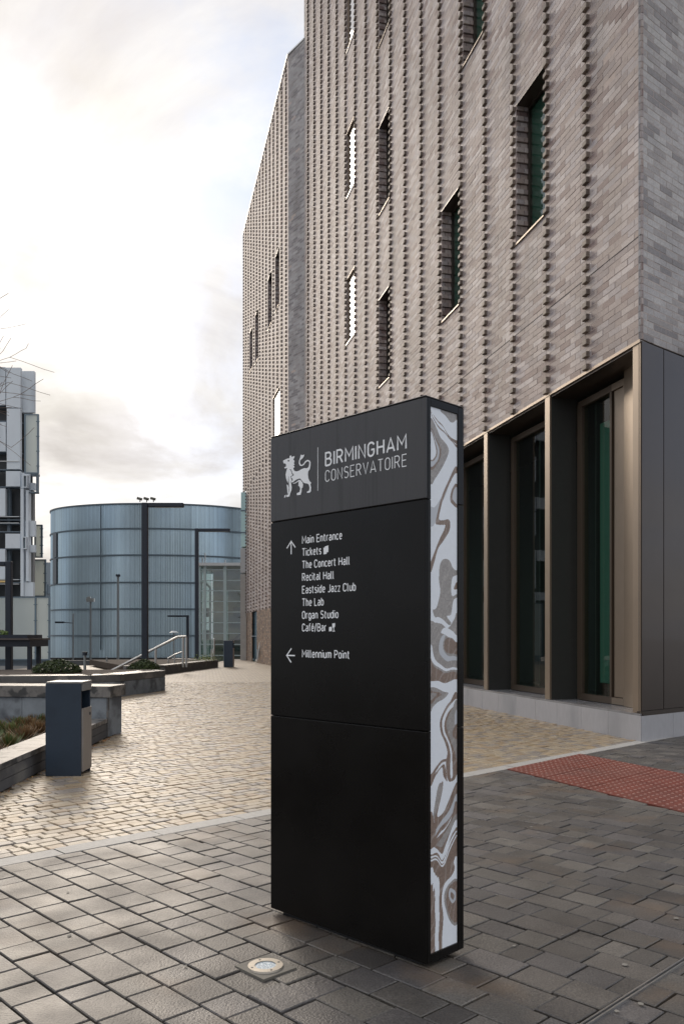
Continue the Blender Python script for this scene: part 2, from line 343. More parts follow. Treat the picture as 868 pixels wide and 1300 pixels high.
# setts
rows = []; a = q0+.172; SW = .104
while a < 22:
    b = -10+random.random()*.2
    while b < 17:
        l = random.choice([.09, .11, .13, .15, .17, .19]); p = ab(a+SW/2, b+l/2)
        if 3.5 < p.y < 25.3 and -400 < proj(p)[0] < 1000: rows.append((a+SW/2, b+l/2, SW/2-.0042, round(l/2-.0042, 4)))
        b += l
    a += SW
gx = []
dA = Vector((-254, 1040, 0)).normalized(); C0 = W(813, 808, F*E/133); C0.z = 0; oA = Vector((-dA.y, dA.x, 0)); dB = Vector((1316, 1040, 0)).normalized(); oB = Vector((dB.y, -dB.x, 0))
for r in rows:
    p = ab(r[0], r[1])
    if (p-C0).dot(oA) < .0: continue                    # under the building
    if p.x < -3.05-(p.y-7.3)*.05 and p.y < 11.9: continue      # the planting bed
    gx.append(r)
sett_pal = [(.36, .27, .16), (.41, .31, .19), (.31, .245, .17), (.25, .225, .20), (.34, .28, .205), (.40, .33, .23), (.21, .19, .175), (.30, .21, .12)]
sett_pal = [tuple(.84*(.75*v+.25*m) for v, m in zip(c, (.37, .29, .205))) for c in sett_pal]
lay(gx, path, 'sett', M_sett, sett_pal, .05, .006, 300, 'sett_rows', .0022)
# tactile slabs with domes
tac = MB(); u0 = 0
tm = MB(); tm.add([ta0+Vector((0, 0, -.012)), ta0+rdir*6+Vector((0, 0, -.012)), ta1+rdir*6+Vector((0, 0, -.012)), ta1+Vector((0, 0, -.012))], [(0, 1, 2, 3)])
tbase = tm.build('tactile_paving', M_joint, kind='structure'); tag(tbase, 'red blister tactile paving beside the building corner')
nr, nc = 2, 10
for i in range(nc):
    for j in range(nr):
        s0, s1 = i*.6+.003, (i+1)*.6-.003; t0, t1 = (j+.006)/nr*rlen, (j+.994)/nr*rlen; z = random.gauss(.0065, .0008)
        q = [ta0+rdir*s0+rside*t0, ta0+rdir*s1+rside*t0, ta0+rdir*s1+rside*t1, ta0+rdir*s0+rside*t1]
        m_ = MB(); m_.hexa([p+Vector((0, 0, -.03)) for p in q]+[p+Vector((0, 0, z)) for p in q]); ts = m_.build('tactile_slab', M_red, tbase)
        dm = MB()
        for a_ in range(7):
            for b_ in range(max(2, round(rlen/nr/.085))):
                nb = max(2, round(rlen/nr/.085)); c = ta0+rdir*(s0+(a_+.5)*(.594/7))+rside*(t0+(b_+.5)*(t1-t0)/nb)+Vector((0, 0, z-.001))
                pts = [c+Vector((.015*math.cos(w), .015*math.sin(w), 0)) for w in [k*math.pi/3 for k in range(6)]]
                top = [c+Vector((.010*math.cos(w), .010*math.sin(w), .006)) for w in [k*math.pi/3 for k in range(6)]]
                dm.add(pts+top, [(k, (k+1) % 6, 6+(k+1) % 6, 6+k) for k in range(6)]+[tuple(range(6, 12))])
        dm.build('blister_dome', M_redd, ts, kind='stuff')
# slot drain
d0 = G(716, 1318); d1 = G(930, 1180); dd = (d1-d0).normalized(); dn = Vector((-dd.y, dd.x, 0)); mid = (d0+d1)/2; hl = (d1-d0).length/2
dr = empty('slot_drain', mid, 'thin steel slot drain crossing the dark slabs at the lower right corner', 'drain')
for s_ in (-1, 1):
    m_ = MB(); m_.box(mid+dn*(s_*.0085)+Vector((0, 0, -.012)), hl, .0035, .019, dd, dn); m_.build('steel_edge', M_steel, dr)
m_ = MB(); m_.box(mid+Vector((0, 0, -.017)), hl, .005, .02, dd, dn); m_.build('channel', M_void, dr)
# in-ground light
lt = empty('ground_light', LG, 'round steel uplight set flush in the slabs left of the sign', 'ground light')
m_ = MB(); m_.box(LG+Vector((0, 0, -.008)), .098, .088, .015, ad, bd); m_.build('mounting_stone', mat('light_stone', (.15, .14, .12), .7, var=.1, bump=.4), lt)
def ring(mb, c, r0, r1, z0, z1, n=40):
    vs = []
    for r, z in ((r1, z0), (r1-.003, z1), (r0, z1), (r0-.001, z0)):
        for i in range(n): t = 2*math.pi*i/n; vs.append((c.x+r*math.cos(t), c.y+r*math.sin(t), z))
    mb.add(vs, [(k*n+i, k*n+(i+1) % n, (k+1)*n+(i+1) % n, (k+1)*n+i) for k in range(3) for i in range(n)])
m_ = MB(); ring(m_, LG, .045, .077, .006, .014); m_.build('steel_ring', mat('ring_steel', (.42, .38, .32), .4, metal=.5, var=.12, vscale=30), lt)
m_ = MB(); m_.tube(LG+Vector((0, 0, -.002)), LG+Vector((0, 0, .010)), .0455, n=32); m_.build('lens', mat('lens_glass', (.42, .50, .56), .25, var=.35, vscale=120, bump=.6, bscale=120), lt)
for k in range(4):
    t = k*math.pi/2+.5; c = LG+Vector((.061*math.cos(t), .061*math.sin(t), .013)); m_ = MB(); m_.tube(c, c+Vector((0, 0, .002)), .005, n=8); m_.build('screw', M_dark, lt)
# ================================================================= BRICK BUILDING
bl = empty('brick_building', C0, 'tall grey brick building with columns of projecting bricks, slit windows and bronze glazed base', 'building')
CH = .0929; BL = .311; S0 = 1.357; DS = 1.2425; HB = 5.379; TOPA = 30.0
pal_g = [(.36, .32, .31), (.33, .29, .28), (.40, .365, .355), (.26, .218, .212), (.36, .335, .34), (.345, .305, .29), (.44, .41, .405), (.30, .27, .27)]
pal_g = [tuple(k_*(.32+1.5*(v-.32))*.94+0 for v, k_ in zip(c, (1.0, .985, .985))) for c in pal_g]
pal_b = [(.36, .345, .345), (.32, .305, .305), (.40, .39, .39), (.26, .25, .255), (.37, .36, .365)]  # face B and folded end: cooler grey puts their sky-lit shade into the bricks
pal_b = [tuple(.32+1.35*(v-.32) for v in c) for c in pal_b]
pal_r = [(.20, .125, .085), (.26, .165, .11), (.14, .09, .07), (.30, .21, .15), (.18, .13, .10)]
brick_quota = [0]; prot_quota = [0]
def snap(h): return HB+round((h-HB)/CH)*CH
def brickwall(P, d, o, s0, s1, h0, h1, holes, pal, parent, mort=M_mortar, indiv=0, cols=(), prot=True, name='wall', zrange=None, side='A'):
    d3 = np.array(d); o3 = np.array(o); up = np.array([0, 0, 1.]); P3 = np.array(P)
    rl = rootloc(parent)
    ss = sorted({s0, s1, *[x for hh in holes for x in hh[:2]]}); hs = sorted({h0, h1, *[x for hh in holes for x in hh[2:4]]})
    w = MB()
    for i in range(len(ss)-1):
        for j in range(len(hs)-1):
            cs, chh = (ss[i]+ss[i+1])/2, (hs[j]+hs[j+1])/2
            if any(a < cs < b and c < chh < e for a, b, c, e in [q[:4] for q in holes]): continue
            q = [P+d*ss[i], P+d*ss[i+1]]; off = o*(-.0028)
            w.add([q[0]+off+Vector((0, 0, hs[j])), q[1]+off+Vector((0, 0, hs[j])), q[1]+off+Vector((0, 0, hs[j+1])), q[0]+off+Vector((0, 0, hs[j+1]))], [(0, 1, 2, 3) if side == 'B' else (3, 2, 1, 0)])
    wall = w.build(name, mort, parent)
    L = []; nco = int(round((h1-h0)/CH))
    for c in range(nco):
        z0 = h0+c*CH; zc = z0+CH/2; x = s0-(BL/2 if c % 2 else 0)
        hol = [q for q in holes if q[2] < zc < q[3]]
        while x < s1-.01:
            a, b_ = max(x, s0), min(x+BL, s1); x += BL
            segs = [(a, b_)]
            for q in hol:
                ns = []
                for u, v in segs:
                    if v <= q[0] or u >= q[1]: ns.append((u, v)); continue
                    if u < q[0]: ns.append((u, q[0]))
                    if v > q[1]: ns.append((q[1], v))
                segs = ns
            for u, v in segs:
                if v-u > .03: L.append(((u+v)/2, zc, (v-u)/2-.004))
    A = np.array(L); N = len(A)
    cen = P3+A[:, :1]*d3+A[:, 1:2]*up+o3*RNG.normal(0, .0012, N)[:, None]
    ci = RNG.choice(len(pal), N)
    rough = 0.5+0.5*np.sin(A[:, 0]*.9+np.sin(A[:, 1]*.7)*1.3)
    X = HX+F*cen[:, 0]/cen[:, 1]; Y = HY-F*(cen[:, 2]-E)/cen[:, 1]
    vis = (X > 3) & (X < 866) & (Y > 3) & (Y < 800)
    score = np.where(vis, cen[:, 1], 1e6); order = np.argsort(score, kind='stable'); sel = np.zeros(N, bool)
    if indiv: sel[order[:indiv]] = True
    cache = {}; ang = math.atan2(d.y, d.x)
    for i in np.nonzero(sel)[0]:
        key = (round(float(A[i, 2]), 3), int(ci[i]))
        if key not in cache:
            V, Fc, cl = chunks(np.zeros((1, 3)), a1(1, key[0]), a1(1, CH/2-.0042), a1(1, .02), np.array([1., 0, 0]), np.array([0, 0, 1.]),
                               np.array([0, 1., 0]) if side == 'A' else np.array([0, -1., 0]), a1(1, .0015), np.array([pal[key[1]]]))
            cache[key] = bulk_mesh('brick', V, Fc, cl, M_brick)
        ob = link('brick', cache[key], wall, Vector(cen[i])-rl); ob.rotation_euler = (0, 0, ang)
    r = ~sel; n_ = int(r.sum())
    V, Fc, cl = chunks(cen[r], A[r, 2], a1(n_, CH/2-.0042), a1(n_, .02), d3[None], up[None], o3[None], a1(n_, .0015), np.array(pal)[ci[r]])
    tag(link('brick_courses', bulk_mesh('brick_courses', V-np.array(rl), Fc, cl, M_brick), wall), kind='stuff')
    # projecting bricks
    if prot and cols:
        Q = []
        for s in cols:
            for c in range(0, nco, 2):
                zc = h0+c*CH+CH/2
                if any(q[0]-.02 < s < q[1]+.02 and q[2] < zc < q[3] for q in holes): continue
                Q.append((s, zc))
        Q = np.array(Q); N = len(Q); pc = P3+Q[:, :1]*d3+Q[:, 1:2]*up+o3*.056
        X = HX+F*pc[:, 0]/pc[:, 1]; Y = HY-F*(pc[:, 2]-E)/pc[:, 1]
        vis = (X > 3) & (X < 866) & (Y > 3) & (Y < 800); order = np.argsort(np.where(vis, pc[:, 1], 1e6), kind='stable'); sel = np.zeros(N, bool)
        if indiv: sel[order[:300]] = True
        pr = [tuple(np.array(c_)*k_) for c_ in ((.185, .148, .12), (.155, .122, .10)) for k_ in (.8, 1, 1.15)]  # darker brown than the wall: shade under each projection put into its colour
        pm = []
        for c_ in pr:
            V, Fc, cl = chunks(np.zeros((1, 3)), a1(1, .062), a1(1, CH/2-.007), a1(1, .036), np.array([1., 0, 0]), np.array([0, 0, 1.]),
                               np.array([0, 1., 0]) if side == 'A' else np.array([0, -1., 0]), a1(1, .008), np.array([c_])); pm.append(bulk_mesh('projecting_brick', V, Fc, cl, M_brick))
        for i in np.nonzero(sel)[0]:
            ob = link('projecting_brick', random.choice(pm), wall, Vector(pc[i])-rl); ob.rotation_euler = (0, 0, ang)
        r = ~sel; n_ = int(r.sum())
        V, Fc, cl = chunks(pc[r], a1(n_, .062), a1(n_, CH/2-.007), a1(n_, .036), d3[None], up[None], o3[None], a1(n_, .008), np.array(pr)[RNG.integers(0, 6, n_)])
        tag(link('projecting_bricks', bulk_mesh('projecting_bricks', V-np.array(rl), Fc, cl, M_brick), wall), kind='stuff')
    return wall
def hA(u): return snap(E+u/F*C0.y)        # heights measured at the corner
colsA = [S0+DS*k for k in range(0, 18)]
def gap(k, m=.085): return colsA[k]+m, colsA[k+1]-m
deep = [(*gap(1), hA(660), hA(902)), (*gap(4), hA(660), hA(902)), (*gap(3), hA(1117), hA(1359)), (*gap(8), hA(660), hA(902)), (*gap(8), hA(1117), hA(1359)),
        (*gap(8), hA(1573), hA(1815)), (*gap(3), hA(1573), hA(1815)), (*gap(5), hA(1573), hA(1815))]
flush = [(*gap(11), hA(903), hA(1102)), (*gap(11), hA(1350), hA(1548)), (*gap(11), hA(1798), hA(1996))]
LA = (633/206-1)*C0.y*1.0294
brickwall(C0, dA, oA, 0, LA, HB, snap(TOPA), deep+flush, pal_g, bl, indiv=300, cols=colsA)
brickwall(C0, dB, oB, 0, 9.0, HB, snap(TOPA), [], pal_b, bl, indiv=0, side='B')
def fr(P, d, o): return lambda s, t, h: P+d*s+o*t+Vector((0, 0, h))
fA = fr(C0, dA, oA)
def obox(mb, f, s0, s1, t0, t1, h0, h1):
    return mb.hexa([f(s0, t0, h0), f(s1, t0, h0), f(s1, t1, h0), f(s0, t1, h0), f(s0, t0, h1), f(s1, t0, h1), f(s1, t1, h1), f(s0, t1, h1)])
def window(f, s0, s1, h0, h1, depth, gm, P, d, o, parent, jamb=True):
    wf = MB(); t = -depth
    for a, b_, c, e in ((s0, s0+.05, h0, h1), (s1-.05, s1, h0, h1), (s0+.05, s1-.05, h0, h0+.06), (s0+.05, s1-.05, h1-.06, h1)): obox(wf, f, a, b_, t-.06, t, c, e)
    wn = wf.build('window', M_bronzed if depth > .1 else M_bronze, parent)
    g_ = MB(); obox(g_, f, s0+.05, s1-.05, t-.035, t-.02, h0+.06, h1-.06); g_.build('glass', gm, wn)
    m_ = MB(); obox(m_, f, s0+.002, s1-.002, t, .028, h0, h0+.03); m_.build('sill', M_bronze if depth > .1 else M_steel, wn)
    m_ = MB(); obox(m_, f, s0+.002, s1-.002, t, .010, h1-.022, h1-.002); m_.build('lintel', M_bronzed if depth > .1 else M_bronze, wn)
    if jamb:
        for (sj, dirn) in ((s1, -1), (s0, 1)):       # brick reveals, alternate courses set proud
            A = []
            n = int(round((h1-h0)/CH)); rl = rootloc(parent)
            for c in range(n):
                zc = h0+CH*(c+.5); off = .03 if (c % 2 == 0 and dirn < 0) else .0
                k_ = .35 if c % 2 else .65
                A += [(sj+dirn*off, -depth*k_/2-.002, zc, depth*k_/2-.004), (sj+dirn*off, -depth*(1+k_)/2-.002, zc, depth*(1-k_)/2-.004)]
            A = np.array(A); cen = np.array([f(*r[:3]) for r in A]); N = len(cen); nn = np.array(d*dirn)
            V, Fc, cl = chunks(cen, A[:, 3], a1(N, CH/2-.006), a1(N, .04), np.array(o)[None], np.array([[0, 0, 1.]]), nn[None], a1(N, .002), np.array(pal_g)[RNG.integers(0, len(pal_g), N)]*.92)  # wall tones reduced: shade of the recess put into the reveal colour
            tag(link('reveal_bricks', bulk_mesh('reveal_bricks', V-np.array(rl), Fc, cl, M_brick), wn), kind='stuff')
    # room behind
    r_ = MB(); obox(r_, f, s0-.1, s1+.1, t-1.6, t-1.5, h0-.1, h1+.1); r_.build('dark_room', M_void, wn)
    return wn
for q in deep: window(fA, *q, .22, M_glass, C0, dA, oA, bl)
for q in flush: window(fA, *q, .035, M_mirror, C0, dA, oA, bl, jamb=False)
# green blinds in the nearer deep windows
for q in deep[:3]:
    m_ = MB(); obox(m_, fA, q[0]+.06, q[1]-.06, -.30, -.28, q[2]+.05, q[3]-.06); m_.build('green_blind', M_blind, bl)
# mass behind the facades (roof + hidden sides)
def shell(mb, pts, z0, z1):
    mb.prism(pts, z0, z1)
EA = C0+dA*LA; EB = C0+dB*9
m_ = MB(); cin = C0+(dA*.0+dB*.0)
inner = [C0-oA*2.2-oB*.6+dA*.3, C0+dB*9-oB*.6, C0+dB*9+Vector((4, 26, 0)), EA-oA*2.2]
inner = [(p.x, p.y) for p in inner]
m_.prism(inner, .2, TOPA-.3); m_.build('building_core', M_void, bl)
m_ = MB(); q = [C0, C0+dB*9, C0+dB*9+Vector((4, 26, 0)), EA]; m_.prism([(p.x, p.y) for p in q], TOPA-.02, TOPA+.15); m_.build('roof', M_conc, bl)
m_ = MB(); obox(m_, fr(EA, (EA*0+Vector((dA.y, -dA.x, 0))), dA), 0, 10, -.25, 0, 5.3, TOPA-.03); m_.build('end_wall', M_conc, bl)
# movement joint
m_ = MB(); obox(m_, fA, .0, 12.0, -.004, .0024, hA(508)-.006, hA(508)+.006); m_.build('movement_joint', M_void, bl)
# ---- ground storey
PT = .368
sfin = [colsA[1]+2*DS*j-.02 for j in range(9)]
m_ = MB(); m_.prism([(p.x, p.y) for p in (fA(.25, -.45, 0), fA(LA, -.45, 0), fA(LA, .018, 0), fA(0, .018, 0))], HB-.045, HB-.002); m_.build('beam_flashing', M_bronze, bl)
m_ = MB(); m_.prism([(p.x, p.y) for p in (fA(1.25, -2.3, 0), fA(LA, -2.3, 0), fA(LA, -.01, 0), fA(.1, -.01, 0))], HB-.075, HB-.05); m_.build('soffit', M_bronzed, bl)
m_ = MB(); m_.prism([(p.x, p.y) for p in (fA(1.25, -2.3, 0), fA(LA, -2.3, 0), fA(LA, -.06, 0), fA(.12, -.06, 0))], .01, PT-.002); m_.build('floor_slab', M_void, bl)
# granite plinth stones
def plinth(P, d, o, s1, side):
    f = fr(P, d, o); s = 0
    while s < s1:
        l = .74; m_ = MB(); e_ = min(s+l, s1)-.003; q = [f(-.052 if s == 0 else s+.003, .035, 0), f(e_, .035, 0), f(e_, -.055, 0), f(.035 if s == 0 else s+.003, -.055, 0)]
        if side == 'A': q = q[::-1]
        m_.prism([(p.x, p.y) for p in q], -.02, PT-.03)
        m_.build('plinth_stone', M_plinth, bl); s += l
PC = C0
plinth(C0-dB*.0, dA, oA, LA, 'A'); plinth(C0+dB*.002, dB, oB, 9, 'B')
m_ = MB(); m_.prism([(p.x, p.y) for p in (fA(.36, -.62, 0), fA(LA, -.62, 0), fA(LA, .03, 0), fA(-.03, .03, 0))], PT-.03, PT); m_.build('plinth_ledge', mat('ledge', (.22, .22, .23), .25, var=.3, vscale=2, spec=.7), bl)
fB = fr(C0, dB, oB)
m_ = MB(); obox(m_, fB, .0, 9, -.06, .03, PT-.03, PT+.03); m_.build('base_flashing', M_bronzed, bl)
# face B cladding
s = 0; wds = [.54, 1.12, 1.12, 1.12, 1.12, 1.12, 1.12, 1.12]
for wdt in wds:
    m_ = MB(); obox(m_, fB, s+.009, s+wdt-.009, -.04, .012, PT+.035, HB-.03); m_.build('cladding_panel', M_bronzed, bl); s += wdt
m_ = MB(); obox(m_, fB, .05, 8.6, -.10, -.045, PT, HB); m_.build('cladding_backing', M_void, bl)
# corner post with splayed inner reveal
h0, h1 = PT+.005, HB-.047
cp = MB(); w0 = .18
pts = [fA(0.004, .005, 0), fA(w0, .005, 0), fA(w0+.05, -.10, 0), fA(w0+.16, -.24, 0), fA(w0+.36, -.34, 0), fA(1.05, -.42, 0), fA(1.05, -.50, 0), fA(.32, -.50, 0)]
cp.prism([(p.x, p.y) for p in pts][::-1], h0, h1); cp.build('corner_post', M_bronze, bl)
GD = -.47
for j in range(-1, 8):
    s0 = 1.055 if j < 0 else sfin[j]+.08; s1 = sfin[j+1]-.08
    # far fin of this bay
    m_ = MB(); obox(m_, fA, s1, s1+.16, -.02, .012, PT+.004, HB-.048); fin = m_.build('fin', M_bronze, bl)
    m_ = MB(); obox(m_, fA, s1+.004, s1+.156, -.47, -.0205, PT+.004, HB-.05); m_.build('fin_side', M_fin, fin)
    f_ = MB(); x0 = s0+(.0 if j < 0 else .06)
    pw = .36 if j < 0 else .0
    for a, b_, c, e in ((s1-.22, s1-.10, PT+.01, HB-.16), (x0+pw, x0+pw+.05, PT+.01, HB-.16), (x0+pw+.05, s1-.22, PT+.01, PT+.11), (x0+pw+.05, s1-.22, HB-.26, HB-.16)):
        obox(f_, fA, a, b_, GD-.09, GD+.03, c, e)
    obox(f_, fA, s1-.10, s1-.001, GD-.05, GD-.01, PT+.01, HB-.16)
    wn = f_.build('glazed_bay', mat('bay_frame', (.115, .088, .066), .4, metal=.5), bl)
    m_ = MB(); obox(m_, fA, x0+pw+.05, s1-.22, GD-.03, GD-.015, PT+.11, HB-.26); m_.build('glass', M_glass, wn)
    mm = (x0+pw+s1)/2
    m_ = MB(); obox(m_, fA, mm+.1, mm+.14, GD-.30, GD-.10, PT+.11, HB-.26); m_.build('mullion', M_fin, wn)
    if j < 0:
        m_ = MB(); obox(m_, fA, x0+.06, x0+pw-.03, GD-.02, GD, PT+.12, HB-.27); m_.build('bronze_panel', M_bronze, wn)
        m_ = MB(); 
        for a, b_, c, e in ((x0, x0+.05, PT+.01, HB-.16), (x0+.05, x0+pw-.001, PT+.01, PT+.11), (x0+.05, x0+pw-.001, HB-.26, HB-.16)): obox(m_, fA, a, b_, GD-.05, GD+.03, c, e)
        m_.build('panel_frame', M_bronze, wn)
    if j in (-1, 0, 2):
        m_ = MB(); lo, hi = (PT+.3, HB-.6) if j < 0 else (2.6, HB-.5); obox(m_, fA, x0+pw+.055, x0+pw+(.58 if j < 0 else .5), GD-.15, GD-.13, lo, hi); m_.build('green_curtain', M_green, wn)
# ---- set-back wing with folded end
P0 = EA.copy(); kdir = Vector((-806, 1040, 0)).normalized()
Z1 = P0.y*1.0274; P1 = W(366, 808, Z1); P1.z = 0; kdir = (P1-P0).normalized(); ko = Vector((-kdir.y, kdir.x, 0))
TOP2 = snap(25.9)
wg = bl
brickwall(P0, kdir, ko, 0, (P1-P0).length, snap(.0), TOP2, [], pal_b, wg)
def z2(px): return P1.y*(366-180)/(px-180)
def s2(px): return (z2(px)-P1.y)*1.0294
L2 = s2(308.5); L2b = s2(312.5); f2 = fr(P1, dA, oA)
hl2 = []
def h2(px, py): return snap(E+(HY-py)/F*z2(px))
for (xa, xb, ya, yb) in ((354.6, 349.5, 312, 385), (345, 340, 343, 408), (328, 324, 390, 455), (320.5, 317, 413, 466)):
    hl2.append((s2(xa), s2(xb), h2(xa, yb), h2(xa, ya)))
br = (s2(355), s2(346.5), h2(355, 551), h2(355, 491))
hb2 = snap(2.82)
cols2 = [.5+DS*.93*k for k in range(0, 15) if .5+DS*.93*k < L2-.3]
brickwall(P1, dA, oA, 0, L2, h2(310, 625), TOP2, [q for q in hl2+[br] if q[2] > h2(310, 625)-.01], pal_g, wg, cols=cols2)
brickwall(P1, dA, oA, 0, L2b, hb2, h2(310, 625), [br] if br[3] <= h2(310, 625) else [], pal_g, wg, cols=cols2)
door = (s2(326), s2(319.8), -.01, h2(322, 776))
brickwall(P1, dA, oA, 0, L2b, snap(0)-CH, hb2, [(door[0], door[1], snap(0)-CH, hb2)], pal_r, wg, mort=M_bmortar, name='base_wall')
for q in hl2: window(f2, *q, .2, M_glass, P1, dA, oA, wg, jamb=True)
if br[3] > h2(310, 625):
    print('bright window above split')
window(f2, *br, .03, M_mirror, P1, dA, oA, wg, jamb=False)
m_ = MB(); obox(m_, f2, door[0]+.03, door[1]-.03, -.12, -.1, 0.02, hb2-.03); wd_ = m_.build('entrance_door', mat('blue_glass', (.06, .12, .16), .12, spec=.9), wg)
m_ = MB(); obox(m_, f2, door[0], door[1], -.02, .01, hb2*.5, hb2*.5+.05); m_.build('door_rail', M_grey, wd_)
# corner glazing, white panel and concrete pier at the far end
def obx2(name, pxa, pxb, ya, yb, m, t0=.0, t1=.35):
    za = z2(312.5); a = W(pxa, ya, za); b_ = W(pxb, yb, za); mm_ = MB(); mm_.bb(min(a.x, b_.x), za+.0, b_.z, max(a.x, b_.x), za+.8, a.z); return mm_.build(name, m, wg)
obx2('corner_glass', 306, 312.6, 625, 694, mat('corner_glazing', (.42, .60, .58), .1, spec=.9, var=.1, vscale=.6)); obx2('corner_panel', 305.3, 312.8, 696, 727, mat('lead_panel', (.42, .42, .42), .5)); obx2('pier', 305.2, 312.6, 729, 838, M_conc)
m_ = MB()
for yy in (648, 676): a = W(305.9, yy, z2(312.5)-.02); b_ = W(312.6, yy-.0, z2(312.5)-.02); m_.bb(a.x, a.y-.03, a.z-.03, b_.x, a.y+.02, a.z+.03)
m_.build('glazing_bar', M_grey, wg)
m_ = MB(); q = [P0-ko*.3, P1-ko*.25-oA*.25, P1+dA*(L2-.05)-oA*.3, P1+dA*L2-oA*9, P0-oA*9]; q = [(p.x, p.y) for p in q]; m_.prism(q[::-1], .1, TOP2-.1); m_.build('wing_core', M_void, wg)
m_ = MB(); q = [P0+ko*.03, P1+ko*.03+oA*.02, P1+dA*(L2+.02)+oA*.03, P1+dA*L2-oA*9, P0-oA*9]; m_.prism([(p.x, p.y) for p in q][::-1], TOP2, TOP2+.06); m_.build('coping', M_steel, wg)
# ================================================================= TOTEM SIGN
SN = Vector(((540-HX)/F*3.433, 3.433, 0)); sd1 = Vector((-1024, 1040, 0)).normalized(); SWD = 1.015
SL = SN+sd1*SWD; ux = -sd1; on = Vector((sd1.y*-1, sd1.x, 0))        # ux: left->right along the front; on: outward (towards the camera)
if on.y > 0: on = -on
ind = -on; SDP = .2632
sg = empty('totem_sign', SL+ux*(SWD/2)+ind*(SDP/2), 'tall black wayfinding totem with white lettering and lion emblem, marbled print on its side', 'sign')
fS = lambda u, t, h: SL+ux*u+on*t+Vector((0, 0, h))
def sbox(mb, u0, u1, t0, t1, h0, h1): return mb.hexa([fS(u0, t0, h0), fS(u1, t0, h0), fS(u1, t1, h0), fS(u0, t1, h0), fS(u0, t0, h1), fS(u1, t0, h1), fS(u1, t1, h1), fS(u0, t1, h1)])
SM = Matrix((( ux.x, on.x, 0, SL.x), (ux.y, on.y, 0, SL.y), (0, 0, 1, 0), (0, 0, 0, 1)))
HT, H1, H2, HB0 = 2.407, 1.978, 1.0006, .022
m_ = MB(); m_.bev(.004, -SDP+.004, HB0+.003, SWD-.045, -.012, HT-.004, .003, SM); m_.build('body', M_sign, sg)
for nm, a, b_, M_ in (('upper_panel', H1, HT, M_signt), ('text_panel', H2, H1, M_sign), ('lower_panel', HB0, H2, M_sign)):
    m_ = MB(); m_.bev(0, -.013, a+.0012, SWD, 0, b_-.0012, .0035, SM); m_.build(nm, M_, sg)
    m_ = MB(); m_.bev(SWD-.0465, -.0352, a+.0012, SWD-.0005, -.0135, b_-.0012, .001, SM); m_.build('front_return', M_sign, sg)
    m_ = MB(); m_.bev(SWD-.0465, -SDP, a+.0012, SWD-.0005, -SDP+.041, b_-.0012, .002, SM); m_.build('rear_return', M_sign, sg)
m_ = MB(); m_.bev(SWD-.0465, -SDP+.0415, 2.374, SWD-.0005, -.0357, HT-.0012, .001, SM); m_.build('side_head', M_sign, sg)
m_ = MB(); m_.bev(SWD-.0465, -SDP+.0415, HB0+.001, SWD-.0005, -.0357, .058, .001, SM); m_.build('side_foot', M_sign, sg)
m_ = MB(); m_.bev(.0, -SDP, HT+.0005, SWD, 0, HT+.006, .002, SM); m_.build('top_cap', M_signt, sg)
m_ = MB(); sbox(m_, .06, SWD-.06, -SDP+.04, -.035, -.02, HB0+.004); m_.build('base', M_void, sg)
def suv(px, py):   # picture point -> (u, h) on the sign front
    k = (px-HX)/F; t = (k*SN.y-SN.x)/(sd1.x-k*sd1.y); Z = SN.y+sd1.y*t
    return SWD-t, E+(HY-py)/F*Z
TZ = .0012
def flat(polys, name, m=M_white, parent=sg):
    """closed outlines in (u,h) -> thin raised lettering (holes by even-odd)"""
    cu = bpy.data.curves.new(name, 'CURVE'); cu.dimensions = '2D'; cu.fill_mode = 'BOTH'; cu.extrude = .0006
    for pl in polys:
        sp = cu.splines.new('POLY'); sp.points.add(len(pl)-1); sp.use_cyclic_u = True
        for i, (x, y) in enumerate(pl): sp.points[i].co = (x, y, 0, 1)
    to = bpy.data.objects.new('tmp', cu); C.objects.link(to); dg = bpy.context.evaluated_depsgraph_get(); dg.update()
    me = bpy.data.meshes.new_from_object(to.evaluated_get(dg)); bpy.data.objects.remove(to)
    return me
def place(me, name, m=M_white, parent=sg):
    R = rootloc(parent)
    for v in me.vertices: p = fS(v.co.x, TZ+v.co.z, v.co.y); v.co = p-R
    me.materials.clear(); me.materials.append(m); me.update(); me.name = name
    return link(name, me, parent)
